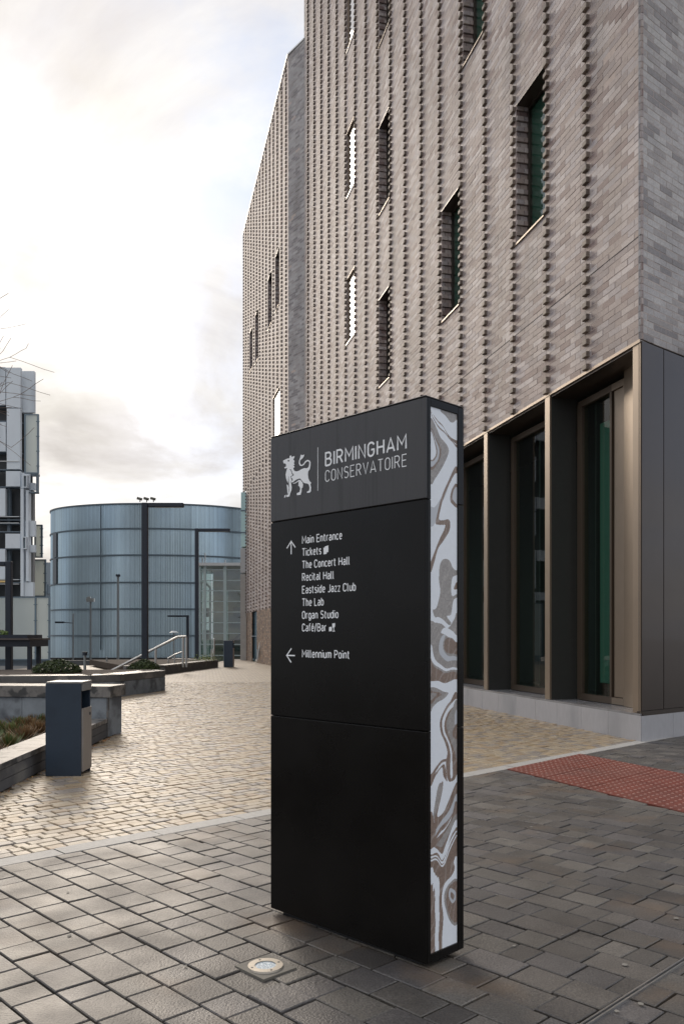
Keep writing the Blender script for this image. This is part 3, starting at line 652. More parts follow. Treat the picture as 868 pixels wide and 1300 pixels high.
# --- stroke font for the capitals: unit height 1, round-cornered condensed technical lettering
def arc(cx, cy, rx, ry, a0, a1_, n=8): return [(cx+rx*math.cos(math.radians(a0+(a1_-a0)*i/n)), cy+ry*math.sin(math.radians(a0+(a1_-a0)*i/n))) for i in range(n+1)]
w_ = .56
GL = {
 'B': (.60, [[(0, 0), (0, 1), (.3, 1)]+arc(.32, .76, .22, .24, 90, -90)+[(0, .52)], [(.32, .52)]+arc(.34, .26, .25, .26, 90, -90)+[(0, 0)]]),
 'I': (.0, [[(0, 0), (0, 1)]]),
 'R': (.58, [[(0, 0), (0, 1), (.3, 1)]+arc(.30, .74, .25, .26, 90, -90)+[(0, .48)], [(.28, .48), (.56, 0)]]),
 'M': (.74, [[(0, 0), (0, 1), (.37, .36), (.74, 1), (.74, 0)]]),
 'N': (.60, [[(0, 0), (0, 1), (.60, 0), (.60, 1)]]),
 'G': (.58, [[(.56, .80)]+arc(.28, .74, .28, .26, 20, 180)+arc(.28, .26, .28, .26, 180, 360)+[(.56, .46), (.30, .46)]]),
 'H': (.60, [[(0, 0), (0, 1)], [(.6, 0), (.6, 1)], [(0, .52), (.6, .52)]]),
 'A': (.68, [[(0, 0), (.34, 1), (.68, 0)], [(.11, .27), (.57, .27)]]),
 'C': (.56, [[(.56, .79)]+arc(.28, .74, .28, .26, 20, 180)+arc(.28, .26, .28, .26, 180, 340)]),
 'O': (.56, [arc(.28, .74, .28, .26, 0, 180)+arc(.28, .26, .28, .26, 180, 360)+[(.56, .74)]]),
 'S': (.54, [[(.51, .86)]+arc(.27, .76, .25, .24, 40, 180)+arc(.27, .74, .25, .22, 180, 270, 5)+arc(.27, .27, .27, .25, 90, 0, 5)+arc(.27, .25, .27, .25, 0, -145)]),
 'E': (.50, [[(.5, 0), (0, 0), (0, 1), (.5, 1)], [(0, .52), (.44, .52)]]),
 'V': (.62, [[(0, 1), (.31, 0), (.62, 1)]]),
 'T': (.58, [[(.29, 0), (.29, 1)], [(0, 1), (.58, 1)]]),
}
def stroke(pts, w):
    n = len(pts); P = [Vector(p) for p in pts]; Lf = []; Rt = []
    for i in range(n):
        a = (P[i]-P[i-1]).normalized() if i else (P[1]-P[0]).normalized(); b_ = (P[i+1]-P[i]).normalized() if i < n-1 else a
        t = (a+b_); t = t.normalized() if t.length > 1e-6 else a; nr = Vector((-t.y, t.x)); k = 1/max(.8, abs(nr.dot(Vector((-a.y, a.x)))))
        Lf.append(P[i]+nr*(w/2*k)); Rt.append(P[i]-nr*(w/2*k))
    return Lf, Rt
def stroke_text(txt, px0, px1, yb0, yt0, yb1, yt1, wt, name, track=.30):
    u0, hb = suv(px0, yb0); _, ht = suv(px0, yt0); u1, hb1 = suv(px1, yb1); _, ht1 = suv(px1, yt1)
    H = ((ht-hb)+(ht1-hb1))/2-wt; base = (hb+hb1)/2+wt/2
    tot = sum(GL[c][0] for c in txt)+track*(len(txt)-1); sx = (u1-u0-wt)/tot; mb = MB(); x = u0+wt/2; lay_ = 0
    for c in txt:
        for st_ in GL[c][1]:
            P = [(x+p[0]*sx, base+p[1]*H) for p in st_]
            Lf, Rt = stroke(P, wt); lay_ += 1; z = .0004+.00003*(lay_ % 9)
            for i in range(len(P)-1):
                q = [Lf[i], Lf[i+1], Rt[i+1], Rt[i]]; mb.hexa([fS(a.x, .0001, a.y) for a in q]+[fS(a.x, z+.0005, a.y) for a in q])
        x += (GL[c][0]+track)*sx
    mb.build(name, M_white, sg)
stroke_text('BIRMINGHAM', 412.6, 516.2, 591.8, 574.2, 571.3, 550.2, .0086, 'heading_lettering')
stroke_text('CONSERVATOIRE', 412.8, 516.2, 612.2, 597.3, 592.0, 575.8, .0040, 'subheading_lettering')
# --- small lines
X_ = .72
def up(l, dy): return [(x, y+dy) for x, y in l]
c_e = [(.02, .37), (.42, .37), (.42, .46)]+arc(.22, .46, .20, .26, 0, 180)+arc(.22, .24, .20, .24, 180, 325)
GL.update({
 'P': (.56, [[(0, 0), (0, 1), (.3, 1)]+arc(.30, .73, .25, .27, 90, -90)+[(0, .46)]]),
 'J': (.40, [[(.40, 1), (.40, .25)]+arc(.18, .24, .22, .24, 0, -140)]), 'L': (.46, [[(0, 1), (0, 0), (.46, 0)]]),
 'a': (.42, [[(.05, .62)]+arc(.22, .50, .20, .22, 120, 0)+[(.42, 0)], [(.42, .42), (.20, .42)]+arc(.18, .21, .18, .21, 90, 270)+[(.42, .06)]]),
 'i': (.0, [[(0, 0), (0, X_)], [(0, .90), (0, 1.02)]]), 'l': (.12, [[(0, 1.02), (0, .14)]+arc(.13, .14, .13, .14, 180, 270, 4)]),
 'n': (.42, [[(0, 0), (0, X_)], [(0, .5)]+arc(.21, .5, .21, .22, 150, 0)+[(.42, 0)]]), 'h': (.42, [[(0, 0), (0, 1.02)], [(0, .5)]+arc(.21, .5, .21, .22, 150, 0)+[(.42, 0)]]),
 'm': (.70, [[(0, 0), (0, X_)], [(0, .52)]+arc(.175, .52, .175, .20, 150, 0)+[(.35, 0)], [(.35, .52)]+arc(.525, .52, .175, .20, 150, 0)+[(.70, 0)]]),
 'r': (.26, [[(0, 0), (0, X_)], [(0, .5)]+arc(.20, .5, .20, .22, 160, 70)]), 'u': (.42, [[(.42, X_), (.42, 0)], [(0, X_), (0, .24)]+arc(.21, .22, .21, .22, 180, 330)]),
 'c': (.38, [arc(.21, .47, .20, .25, 40, 180)+arc(.21, .25, .20, .25, 180, 320)]), 'o': (.42, [arc(.21, .47, .21, .25, 0, 180)+arc(.21, .25, .21, .25, 180, 360)+[(.42, .47)]]),
 'e': (.42, [c_e]), '\u00e9': (.42, [c_e, [(.18, .84), (.32, 1.02)]]),
 'k': (.40, [[(0, 0), (0, 1.02)], [(0, .27), (.36, X_)], [(.13, .43), (.40, 0)]]), 't': (.30, [[(.09, .95), (.09, .16)]+arc(.24, .16, .15, .16, 180, 280, 4), [(-.04, X_), (.27, X_)]]),
 'f': (.28, [[(.30, 1.02)]+arc(.24, .86, .15, .16, 90, 180, 4)+[(.09, 0)], [(-.04, X_), (.27, X_)]]),
 's': (.38, [[(.36, .62)]+arc(.19, .54, .17, .18, 40, 180)+arc(.19, .54, .17, .18, 180, 250, 3)+[(.24, .36)]+arc(.19, .18, .18, .18, 60, -145)]),
 'z': (.36, [[(0, X_), (.36, X_), (0, 0), (.37, 0)]]),
 'b': (.42, [[(0, 0), (0, 1.02)], [(0, .5)]+arc(.21, .47, .21, .25, 150, 0)+arc(.21, .25, .21, .25, 0, -150)]), 'd': (.42, [[(.42, 0), (.42, 1.02)], [(.42, .5)]+arc(.21, .47, .21, .25, 30, 180)+arc(.21, .25, .21, .25, 180, 330)]),
 'g': (.42, [[(.42, X_), (.42, -.05)]+arc(.21, -.05, .21, .19, 0, -150), [(.42, .5)]+arc(.21, .47, .21, .25, 30, 180)+arc(.21, .25, .21, .25, 180, 330)]),
 '/': (.34, [[(0, -.1), (.34, 1.08)]]), ' ': (.14, []),
})
HLINE = .0395
def text_line(txt, px0, px1, yb, name='direction_lettering', wt=.0050):
    u0, base = suv(px0, yb); u1, _ = suv(px1, yb); mb = MB(); tr_ = .27
    tot = sum(GL[c][0] for c in txt)+tr_*(len(txt)-1); sx = (u1-u0-wt)/tot; H = HLINE-wt; x = u0+wt/2; base += wt/2; n_ = 0
    for c in txt:
        for st_ in GL[c][1]:
            Lf, Rt = stroke([(x+p[0]*sx, base+p[1]*H) for p in st_], wt); n_ += 1; z = .0009+.00004*(n_ % 9)
            for i in range(len(Lf)-1):
                q = [Lf[i], Lf[i+1], Rt[i+1], Rt[i]]; mb.hexa([fS(a.x, .0001, a.y) for a in q]+[fS(a.x, z, a.y) for a in q])
        x += (GL[c][0]+tr_)*sx
    return mb.build(name, M_white, sg)
for t, x1, yb in (('Main Entrance', 434.2, 690.8), ('Tickets', 408, 706.4), ('The Concert Hall', 444, 722.3), ('Recital Hall', 424, 738), ('Eastside Jazz Club', 451.7, 754),
                  ('The Lab', 411, 770), ('Organ Studio', 429.6, 786), ('Caf\u00e9/Bar', 414.4, 801.8), ('Millennium Point', 443.8, 834.9)): text_line(t, 383.5, x1, yb)
def strokes(name, L_, w):
    mb = MB()
    for k, st_ in enumerate(L_):
        P = [suv(*p) for p in st_]; Lf, Rt = stroke(P, w)
        for i in range(len(P)-1):
            q = [Lf[i], Lf[i+1], Rt[i+1], Rt[i]]; mb.hexa([fS(a.x, .0001, a.y) for a in q]+[fS(a.x, .0009+.00004*k, a.y) for a in q])
    return mb.build(name, M_white, sg)
strokes('arrow', [[(369.7, 703.6), (369.7, 687.8)], [(364.2, 696.2), (369.7, 687.2), (375, 695)]], .0065)
strokes('arrow', [[(374.4, 832.3), (364.6, 832)], [(370, 823.3), (364, 832), (369.6, 841)]], .0065)
strokes('divider_line', [[(403.5, 623), (403.5, 568)]], .0028)
def zp(L_, sx=7.225, ox=350, oy=670): return [suv(ox+x/sx, oy+y/sx) for x, y in L_]
place(flat([zp([(440, 185), (452, 180), (452, 172), (464, 168), (484, 162), (484, 222), (468, 226), (468, 240), (440, 244)])], 'i'), 'ticket_icon')
place(flat([zp([(490, 912), (503, 909), (516, 908), (516, 948), (490, 950)]), zp([(519, 880), (545, 874), (544, 905), (538, 915), (536, 918), (536, 944), (544, 945), (544, 951), (522, 953), (522, 947), (530, 945), (530, 919), (522, 912)])], 'i'), 'cup_and_glass_icon')
# --- lion emblem
ZL = 868/60
def lp(L_): return [suv(350+x/ZL, 560+y/ZL) for x, y in L_]
body = [(145, 355), (170, 345), (200, 330), (230, 318), (258, 318), (262, 275), (285, 262), (292, 290), (318, 285), (348, 275), (345, 310), (322, 335), (345, 355), (350, 390), (330, 400), (350, 420), (345, 440), (325, 440), (352, 470),
        (345, 490), (325, 490), (330, 520), (350, 550), (390, 558), (430, 545), (480, 515), (530, 497), (575, 500), (605, 480), (618, 440), (622, 400), (608, 372), (580, 372), (555, 395), (520, 440), (480, 462), (445, 448), (428, 410), (432, 360), (455, 300), (465, 250), (500, 260), (530, 245), (520, 285), (490, 325), (450, 355),
        (448, 400), (462, 432), (485, 438), (515, 415), (550, 365), (590, 345), (628, 360), (645, 395), (640, 450), (632, 510), (600, 560), (595, 620), (605, 690), (622, 735), (655, 765), (640, 800), (652, 850), (650, 920), (630, 945), (580, 955),
        (580, 930), (620, 905), (625, 860), (612, 800), (590, 782), (540, 775), (505, 755), (480, 720), (455, 690), (430, 690), (380, 710), (330, 748), (300, 765), (290, 740), (320, 715), (310, 690), (285, 665), (300, 648), (335, 630), (335, 605), (312, 595),
        (300, 550), (285, 520), (265, 520), (262, 530), (278, 535), (290, 565), (300, 608), (322, 618), (300, 635), (275, 655), (290, 700), (300, 720), (282, 745), (290, 800), (298, 850), (295, 900), (270, 960), (258, 1015), (205, 1030), (205, 992), (240, 975), (255, 900), (250, 800), (246, 700), (244, 645), (238, 640), (234, 700), (234, 770), (215, 740), (195, 680), (187, 620), (198, 560), (215, 500), (212, 492), (175, 505), (160, 480), (190, 475), (198, 440), (185, 415), (150, 408), (142, 380)]
leg2 = [(208, 795), (230, 815), (245, 860), (238, 960), (222, 968), (218, 900)]
paw = [(158, 1035), (170, 1000), (190, 985), (185, 1035)]
hind = [(318, 770), (360, 765), (400, 735), (430, 712), (460, 720), (490, 755), (505, 800), (500, 850), (480, 870), (478, 930), (462, 985), (395, 995), (390, 960), (440, 935), (455, 880), (445, 840), (420, 820), (425, 760), (435, 740), (400, 755), (365, 778), (325, 782)]
eye = [(222, 350), (258, 348), (256, 374), (226, 376)]
place(flat([lp(body), lp(eye), lp(leg2), lp(paw), lp(hind)], 'i'), 'lion_emblem')
# --- marbled side print: thin flat sheet, printed colours
pu0, pu1, pz0, pz1 = .0360, .2215, .0585, 2.3735
def side_print():
    nx, ny = 84, 1250; 
    # outlines traced in print coordinates: x 0..100 across, y 0 (top)..1000 (bottom)
    def T(Lp): return [((x-60)/127*100, (y-(55+(x-60)*.21))/(1300-55)*492) for x, y in Lp]       # upper half
    def Bm(Lp): return [((x-60)/120*100, 492+(y+25)/(1240+(x-60)*-.0+25-(x-60)*.36)*508) for x, y in Lp]
    GR, BR, LG_, WH = (.34, .325, .32), (.245, .185, .155), (.54, .57, .62), (.82, .87, .94)
    sh = []
    def add(c, pts, e=0): sh.append((c, pts))
    add(GR, T([(110, 62), (185, 72), (180, 110), (155, 118), (130, 95)]))
    add(BR, T([(62, 62), (75, 95), (110, 130), (140, 175), (187, 215), (187, 250), (165, 215), (130, 180), (100, 150), (72, 110)])); add(WH, T([(64, 72), (80, 105), (115, 142), (145, 188), (187, 232), (187, 238), (160, 205), (128, 172), (98, 140), (74, 108)]))
    add(GR, T([(60, 130), (85, 145), (112, 200), (145, 245), (138, 290), (115, 345), (85, 385), (60, 400)])); add(BR, T([(60, 165), (85, 195), (108, 240), (108, 285), (90, 325), (60, 342)]))
    add(LG_, T([(60, 172), (80, 195), (100, 240), (100, 285), (85, 315), (60, 328)])); add(BR, T([(60, 172), (78, 200), (92, 245), (88, 285), (60, 306)])); add(WH, T([(60, 176), (76, 203), (87, 245), (83, 283), (60, 300)]))
    add(LG_, T([(187, 330), (165, 370), (140, 420), (120, 470), (85, 520), (60, 520), (60, 600), (80, 600), (105, 530), (135, 460), (150, 410), (187, 350)]))
    add(BR, T([(187, 325), (160, 365), (130, 430), (108, 500), (85, 590), (95, 608), (130, 605), (125, 630), (105, 670), (85, 720), (62, 780), (62, 830), (78, 790), (95, 720), (120, 680), (150, 640), (155, 600), (140, 580), (105, 585), (100, 570), (115, 510), (138, 440), (165, 385), (187, 355)]))
    add(BR, T([(187, 415), (165, 440), (155, 480), (160, 510), (187, 520)])); add(LG_, T([(187, 430), (172, 450), (165, 480), (170, 498), (187, 505)]))
    add(GR, T([(120, 768), (105, 800), (100, 860), (108, 920), (88, 990), (72, 1000), (80, 1030), (100, 1035), (130, 1065), (152, 1082), (158, 1070), (140, 1040), (160, 1030), (168, 970), (187, 960), (187, 945), (160, 940), (165, 860), (187, 850), (187, 835), (165, 810), (150, 780)]))
    add(WH, T([(187, 870), (172, 890), (165, 920), (187, 925)])); add(BR, T([(187, 885), (176, 900), (172, 915), (187, 918)]))
    add(GR, T([(60, 1075), (85, 1058), (110, 1070), (140, 1095), (175, 1060), (187, 1045), (187, 1330), (60, 1330)]))
    add(WH, T([(150, 1100), (125, 1095), (110, 1115), (135, 1130), (165, 1150), (187, 1180), (187, 1150)])); add(LG_, T([(130, 1125), (108, 1140), (100, 1180), (110, 1220), (140, 1250), (187, 1260), (187, 1245), (150, 1230), (125, 1200), (120, 1165)])); add(BR, T([(140, 1140), (125, 1165), (135, 1205), (187, 1232), (187, 1190), (160, 1150)])); 
    add(WH, T([(60, 1120), (75, 1200), (100, 1255), (140, 1285), (187, 1295), (187, 1305), (120, 1290), (80, 1250), (60, 1200)])); add(BR, T([(60, 1215), (80, 1262), (120, 1300), (187, 1318), (187, 1345), (60, 1345)]))
    add(WH, Bm([(60, 0), (120, 10), (180, 8), (180, 30), (160, 50), (130, 80), (100, 120), (65, 150), (60, 60)])); add(GR, Bm([(62, 30), (100, 42), (140, 60), (100, 95), (70, 120), (62, 140)])); add(BR, Bm([(62, 42), (85, 52), (110, 62), (85, 85), (62, 100)])); add(GR, Bm([(64, 52), (90, 62), (64, 84)]))
    add(BR, Bm([(180, 70), (150, 100), (125, 130), (105, 180), (105, 230), (125, 280), (135, 330), (130, 370), (135, 440), (150, 460), (180, 410)])); add(WH, Bm([(180, 78), (155, 110), (125, 150), (112, 190), (118, 240), (140, 290), (150, 350), (150, 440), (160, 430), (158, 350), (148, 290), (125, 235), (122, 195), (138, 155), (165, 120), (180, 95)]))
    add(GR, Bm([(180, 100), (160, 130), (140, 170), (130, 210), (150, 270), (170, 330), (180, 360)])); add(BR, Bm([(180, 200), (165, 220), (160, 250), (175, 270), (180, 265)])); add(LG_, Bm([(180, 130), (168, 160), (170, 200), (180, 190)]))
    add(BR, Bm([(60, 440), (80, 400), (105, 365), (130, 362), (132, 372), (105, 378), (80, 420), (60, 470)])); add(BR, Bm([(60, 460), (85, 415), (115, 385), (128, 400), (135, 460), (120, 440), (112, 395), (85, 430), (60, 500)]))
    add(BR, Bm([(115, 460), (100, 500), (90, 560), (75, 610), (80, 650), (66, 720), (70, 740), (100, 700), (140, 650), (180, 560), (180, 470), (150, 530), (120, 600), (100, 620), (92, 610), (100, 570), (115, 490)])); add(GR, Bm([(103, 465), (90, 500), (80, 560), (72, 640), (84, 610), (104, 540), (114, 480)]))
    add(LG_, Bm([(75, 690), (110, 640), (150, 580), (180, 520), (180, 575), (150, 620), (110, 665), (72, 715)]))
    add(BR, Bm([(60, 620), (85, 680), (75, 720), (110, 700), (150, 640), (180, 590), (180, 1235), (60, 1240)])); add(GR, Bm([(110, 720), (150, 650), (180, 610), (180, 640), (150, 690), (125, 730), (110, 760), (90, 750)]))
    add(WH, Bm([(60, 770), (80, 755), (110, 790), (130, 740), (180, 630), (180, 665), (150, 720), (115, 815), (90, 785), (60, 785)])); add(WH, Bm([(62, 795), (85, 795), (115, 822), (140, 750), (180, 680), (180, 686), (145, 757), (117, 832), (85, 803), (62, 803)])); add(WH, Bm([(62, 810), (85, 810), (115, 838), (145, 770), (180, 698), (180, 703), (148, 776), (117, 846), (85, 818), (62, 817)]))
    add(WH, Bm([(180, 830), (165, 830), (168, 860), (150, 900), (120, 930), (112, 1000), (118, 1100), (115, 1235), (180, 1200)])); add(GR, Bm([(180, 915), (150, 925), (125, 965), (125, 1030), (145, 1090), (180, 1110)])); add(BR, Bm([(180, 925), (152, 935), (135, 970), (132, 1030), (150, 1080), (180, 1098)])); add(LG_, Bm([(150, 950), (142, 985), (155, 1015), (172, 1000), (172, 960)])); add(BR, Bm([(155, 965), (150, 985), (160, 1000), (167, 980)]))
    for k in range(4):
        o_ = k*7; add(WH, Bm([(60+o_*1.0, 850+o_*5), (72+o_*.8, 850+o_*3), (80+o_*.9, 900), (88+o_*.6, 1000), (86+o_*.5, 1240), (82+o_*.5, 1240), (82+o_*.5, 1010), (74+o_*.7, 920), (60+o_*.9, 890+o_*5)]))
    def smooth(P, n=5):
        P = np.array(P, float); m = len(P); out = []
        for i in range(m):
            p0, p1, p2, p3 = P[i-1], P[i], P[(i+1) % m], P[(i+2) % m]
            for t in np.arange(n)/n: out.append(.5*(2*p1+(p2-p0)*t+(2*p0-5*p1+4*p2-p3)*t*t+(3*p1-p0-3*p2+p3)*t**3))
        return np.array(out)
    X, Y = np.meshgrid(np.linspace(0, 100, nx), np.linspace(0, 1000, ny)); 
    Xw = X+1.0*np.sin(Y*.11+X*.05); Yw = Y+1.3*np.sin(X*.13+Y*.02)
    col = np.zeros((ny, nx, 3)); col[:] = WH
    for c, pts in sh:
        p = smooth(pts); p[:, 0] = np.where(p[:, 0] > 97, 112, np.where(p[:, 0] < 4, -12, p[:, 0]))
        lo, hi = p[:, 1].min()-3, p[:, 1].max()+3; r = (Y[:, 0] > lo) & (Y[:, 0] < hi)
        if not r.any(): continue
        xs, ys = Xw[r], Yw[r]; ins = np.zeros(xs.shape, bool); n = len(p)
        for i in range(n):
            (xa, ya), (xb, yb) = p[i], p[(i+1) % n]
            if ya == yb: continue
            cr = ((ya > ys) != (yb > ys)) & (xs < (xb-xa)*(ys-ya)/(yb-ya)+xa); ins ^= cr
        t = col[r]; t[ins] = c; col[r] = t
    gr = RNG.normal(0, 1, (ny//4+1, nx//4+1)).repeat(4, 0).repeat(4, 1)[:ny, :nx]*.5+RNG.normal(0, 1, (ny, nx))*.7
    dk = col[:, :, 1] < .5; fl_ = np.sin(Xw*.28+Yw*.16+2.2*np.sin(Yw*.045+Xw*.04)+1.5*np.sin(Xw*.11-Yw*.03)); ln = np.clip((fl_-.72)*3.5, 0, 1)*dk; col += (np.array([.50, .47, .46])-col)*(ln*.38)[:, :, None]; col[dk] *= (1+.13*gr[dk])[:, None]
    U = SDP-pu0-(pu1-pu0)*X/100; Z = pz1-(pz1-pz0)*Y/1000
    V = np.zeros((ny*nx, 3)); off = SL+ux*(SWD-.006)
    dpt = (pu0+(pu1-pu0)*X/100).ravel()
    V[:, 0] = off.x+ind.x*dpt; V[:, 1] = off.y+ind.y*dpt; V[:, 2] = Z.ravel(); V -= np.array(rootloc(sg))
    i = (np.arange(ny-1)[:, None]*nx+np.arange(nx-1)[None]).ravel(); Fc = np.stack([i, i+nx, i+nx+1, i+1], 1)
    link('marbled_print', bulk_mesh('marbled_print', V, Fc, np.clip(col.reshape(-1, 3), .01, 1), M_print), sg)
side_print()
# ================================================================= BINS
def bin_(loc, w, d, h, rot, label):
    r = empty('litter_bin', loc, label, 'bin', 'navy litter bins beside the path')
    M = Matrix.Translation(loc) @ Matrix.Rotation(rot, 4, 'Z')
    # local: x 0..w to the right along the blank face, y 0..d away; the open face is at x = w
    m_ = MB(); m_.bev(0, 0, .0, w-.02, .018, h, .004, M); m_.build('side_panel', M_navy, r)
    m_ = MB(); m_.bev(0, d-.018, .0, w-.02, d, h, .004, M); m_.build('side_panel', M_navy, r)
    m_ = MB(); m_.bev(0, .0185, .0, .018, d-.0185, h-.02, .003, M); m_.build('back_panel', M_navy, r)
    m_ = MB(); m_.bev(0.001, .0005, h-.0, w-.005, d-.0005, h+.02, .004, M); m_.build('top', mat('bin_top', (.16, .16, .16), .35, var=.1), r)
    m_ = MB(); m_.bev(w-.022, .0185, .04, w-.003, d-.0185, h*.73, .003, M); dr_ = m_.build('door', mat('bin_door', (.27, .25, .235), .38, metal=.4, var=.08), r)  # pale warm door tone carries the light falling on this side
    m_ = MB(); m_.bev(w-.004, d*.72, h*.64, w+.003, d*.80, h*.67, .001, M); m_.build('lock', M_dark, dr_)
    m_ = MB(); m_.bev(w-.022, .0185, h*.92, w-.003, d-.0185, h-.001, .003, M); m_.build('hood_lip', mat('bin_top', ), r)
    m_ = MB(); m_.bev(.03, .03, .02, w-.04, d-.03, h*.70, .003, M); m_.build('liner', M_void, r)
    m_ = MB(); m_.bev(w-.03, .02, h*.73, w-.02, .03, h*.92, .001, M); m_.build('inner_lip', M_dark, r)
    return r
b0 = G(58, 985.5); bin_(b0, .372, .34, .925, 0.02, 'navy litter bin nearest the camera, in front of the low planter wall')
b1 = G(284, 847); bin_(b1, .44, .40, 1.20, 0.0, 'small far navy litter bin at the end of the path beside the brick wing')
# ================================================================= PLANTERS
def coursed(name, P, Q, h0, h1, th, nlen, ncourse, M, parent, part='wall_stone', left=True):
    P, Q = Vector(P), Vector(Q); d = (Q-P); L = d.length; d.normalize(); n_ = Vector((-d.y, d.x, 0))*(1 if left else -1)
    hh = (h1-h0)/ncourse; k = max(1, round(L/nlen))
    for c in range(ncourse):
        cuts = [0]+[(i+(.5 if c % 2 else 0))*L/k for i in range(0 if c % 2 else 1, k)]+[L]
        cuts = sorted(set([x for x in cuts if 0 <= x <= L]))
        for a, b_ in zip(cuts, cuts[1:]):
            if b_-a < .02: continue
            o = random.gauss(0, .0015); m_ = MB(); m_.box(P+d*((a+b_)/2)+n_*(th/2+o)+Vector((0, 0, h0+hh*(c+.5))), (b_-a)/2-.003, th/2, hh/2-.003, d, n_); m_.build(part, M, parent)
p1 = empty('planter', (-3.3, 11.4, 0), 'nearest stone planter with low kerb, heathers and a higher back wall behind the bin', 'planter')
A0 = Vector((-2.86, 3.2, 0)); A1 = Vector((-3.26, 11.36, 0))
coursed('w', A0, A1, 0, .20, .30, .62, 2, M_wall, p1)
coursed('w', A0-Vector((.0, 0, 0))+Vector((.012, 0, 0)), A1+Vector((.012, 0, 0)), .203, .262, .34, .95, 1, M_cap, p1, part='coping_stone')
tw0, tw1 = Vector((-3.22, 11.36, 0)), Vector((-9.5, 12.1, 0))
coursed('w', tw0+Vector((-.03, .03, 0)), tw1+Vector((0, .03, 0)), 0.0, .545, .50, .62, 1, M_wallb, p1, left=False)
coursed('w', tw0+Vector((0.015, 0, 0)), tw1, .549, .71, .56, .95, 1, M_cap, p1, part='coping_stone', left=False)
coursed('w', Vector((-3.245, 11.37, 0)), Vector((-3.275, 11.90, 0)), .0, .545, .02, .6, 3, M_wall, p1)
m_ = MB(); m_.add([(-9.5, 2.5, .17), (-3.15, 2.5, .17), (-3.5, 11.5, .17), (-9.5, 12.1, .17)], [(0, 1, 2, 3)]); m_.build('soil', M_soil, p1)
p2 = empty('planter', (-5.2, 19.0, 0), 'middle curved stone planter with a dark green clipped bush', 'planter')
pts = [(-12.5, 18.0), (-7.6, 18.25), (-5.7, 18.6), (-5.15, 19.05), (-4.58, 21.25), (-4.9, 21.7)]
for a, b_ in zip(pts, pts[1:]):
    a, b_ = Vector((*a, 0)), Vector((*b_, 0)); coursed('w', a, b_, 0, .35, .28, 1.1, 1, M_wallb, p2, left=True); coursed('w', a, b_, .353, .52, .62, 1.2, 1, M_cap if False else mat('planter_dark_cap', (.10, .10, .10), .4, var=.25, vscale=5, bump=.3, dirt=(.2, .19, .18), dscale=2, damt=(.55, .65)), p2, part='coping_stone')
m_ = MB(); m_.prism([(-12.5, 18.3), (-5.9, 18.8), (-5.3, 19.3), (-4.9, 21.4), (-5.3, 22.5), (-12.5, 22.5)], .1, .49); m_.build('soil', M_soil, p2)
p3 = empty('planter', (-6.5, 30.3, 0), 'far long low stone planter at the foot of the second lamp post', 'planter')
pts = [(-7.8, 29.6), (-6.53, 30.3), (-5.63, 37.3), (-8.0, 40)]
for a, b_ in zip(pts, pts[1:]): coursed('w', (*a, 0), (*b_, 0), 0, .26, .4, 1.3, 1, M_wall, p3); coursed('w', (*a, 0), (*b_, 0), .262, .34, .44, 1.3, 1, M_cap, p3, part='coping_stone')
m_ = MB(); m_.prism([(-7.8, 29.9), (-6.7, 30.5), (-5.9, 37.2), (-8, 39.5), (-12, 39)], .05, .30); m_.build('soil', M_soil, p3)
# ---- vegetation
def leafmass(mb, c, rx, ry, rz, n, size, pal, zmin=-1, noise=.18):
    ph = [random.random()*9 for _ in range(4)]
    for _ in range(n):
        while True:
            v = Vector((random.gauss(0, 1), random.gauss(0, 1), random.gauss(0, 1))).normalized()
            if v.z > zmin: break
        k = (1-abs(random.gauss(0, .13)))*(1+noise*math.sin(v.x*5+ph[0])*math.sin(v.y*4+ph[1])+noise*.6*math.sin(v.z*7+ph[2]))
        p = Vector((c[0]+v.x*rx*k, c[1]+v.y*ry*k, c[2]+v.z*rz*k)); s_ = size*random.uniform(.6, 1.4)
        u = Vector((random.gauss(0, 1), random.gauss(0, 1), random.gauss(0, .6))).normalized(); w = (u.cross(v+Vector((random.gauss(0, .6), random.gauss(0, .6), random.gauss(0, .6))))).normalized()
        mb.cur = random.choice(pal); mb.add([p-u*s_, p-w*s_*.45, p+u*s_, p+w*s_*.45], [(0, 1, 2, 3)])
GP = [(.035, .055, .015), (.05, .075, .02), (.07, .095, .025), (.025, .04, .012)]
def bush(px0, px1, ytop, ybot, Z, label):
    c = W((px0+px1)/2, ybot, Z); w = (px1-px0)/F*Z/2; h = (ybot-ytop)/F*Z
    r = empty('clipped_bush', c, label, 'bush')
    m_ = MB(); leafmass(m_, c, w, w*.8, h, 2600, .035, GP, zmin=-.1, noise=.05); m_.build('foliage', M_leaf, r)
    m_ = MB(); m_.tube(c-Vector((0, 0, .15)), c+Vector((0, 0, h*.5)), .05, .02, 7)
    for k in range(6): t = k*1.05; m_.tube(c, c+Vector((math.cos(t)*w*.6, math.sin(t)*w*.5, h*.5)), .02, .008, 5)
    m_.build('stem', M_bark, r)
bush(42, 104, 837, 853.5, 20.6, 'dark green rounded bush on the middle planter, left of the stair rail')
bush(163, 203, 837, 852, 24.0, 'dark green rounded bush behind the tall lamp post')
HPAL = {'b': [(.20, .11, .045), (.28, .17, .07), (.14, .08, .04), (.22, .15, .08)], 'g': [(.07, .11, .03), (.10, .15, .04), (.16, .17, .06)]}
plants = [(3, 903, 'b'), (22, 906, 'b'), (38, 913, 'b'), (16, 920, 'g'), (0, 917, 'g'), (33, 925, 'b'), (50, 918, 'b'), (12, 935, 'g'), (2, 947, 'b'), (-14, 930, 'g'), (26, 912, 'g'), (44, 907, 'b'), (-10, 950, 'b'), (55, 908, 'g')]
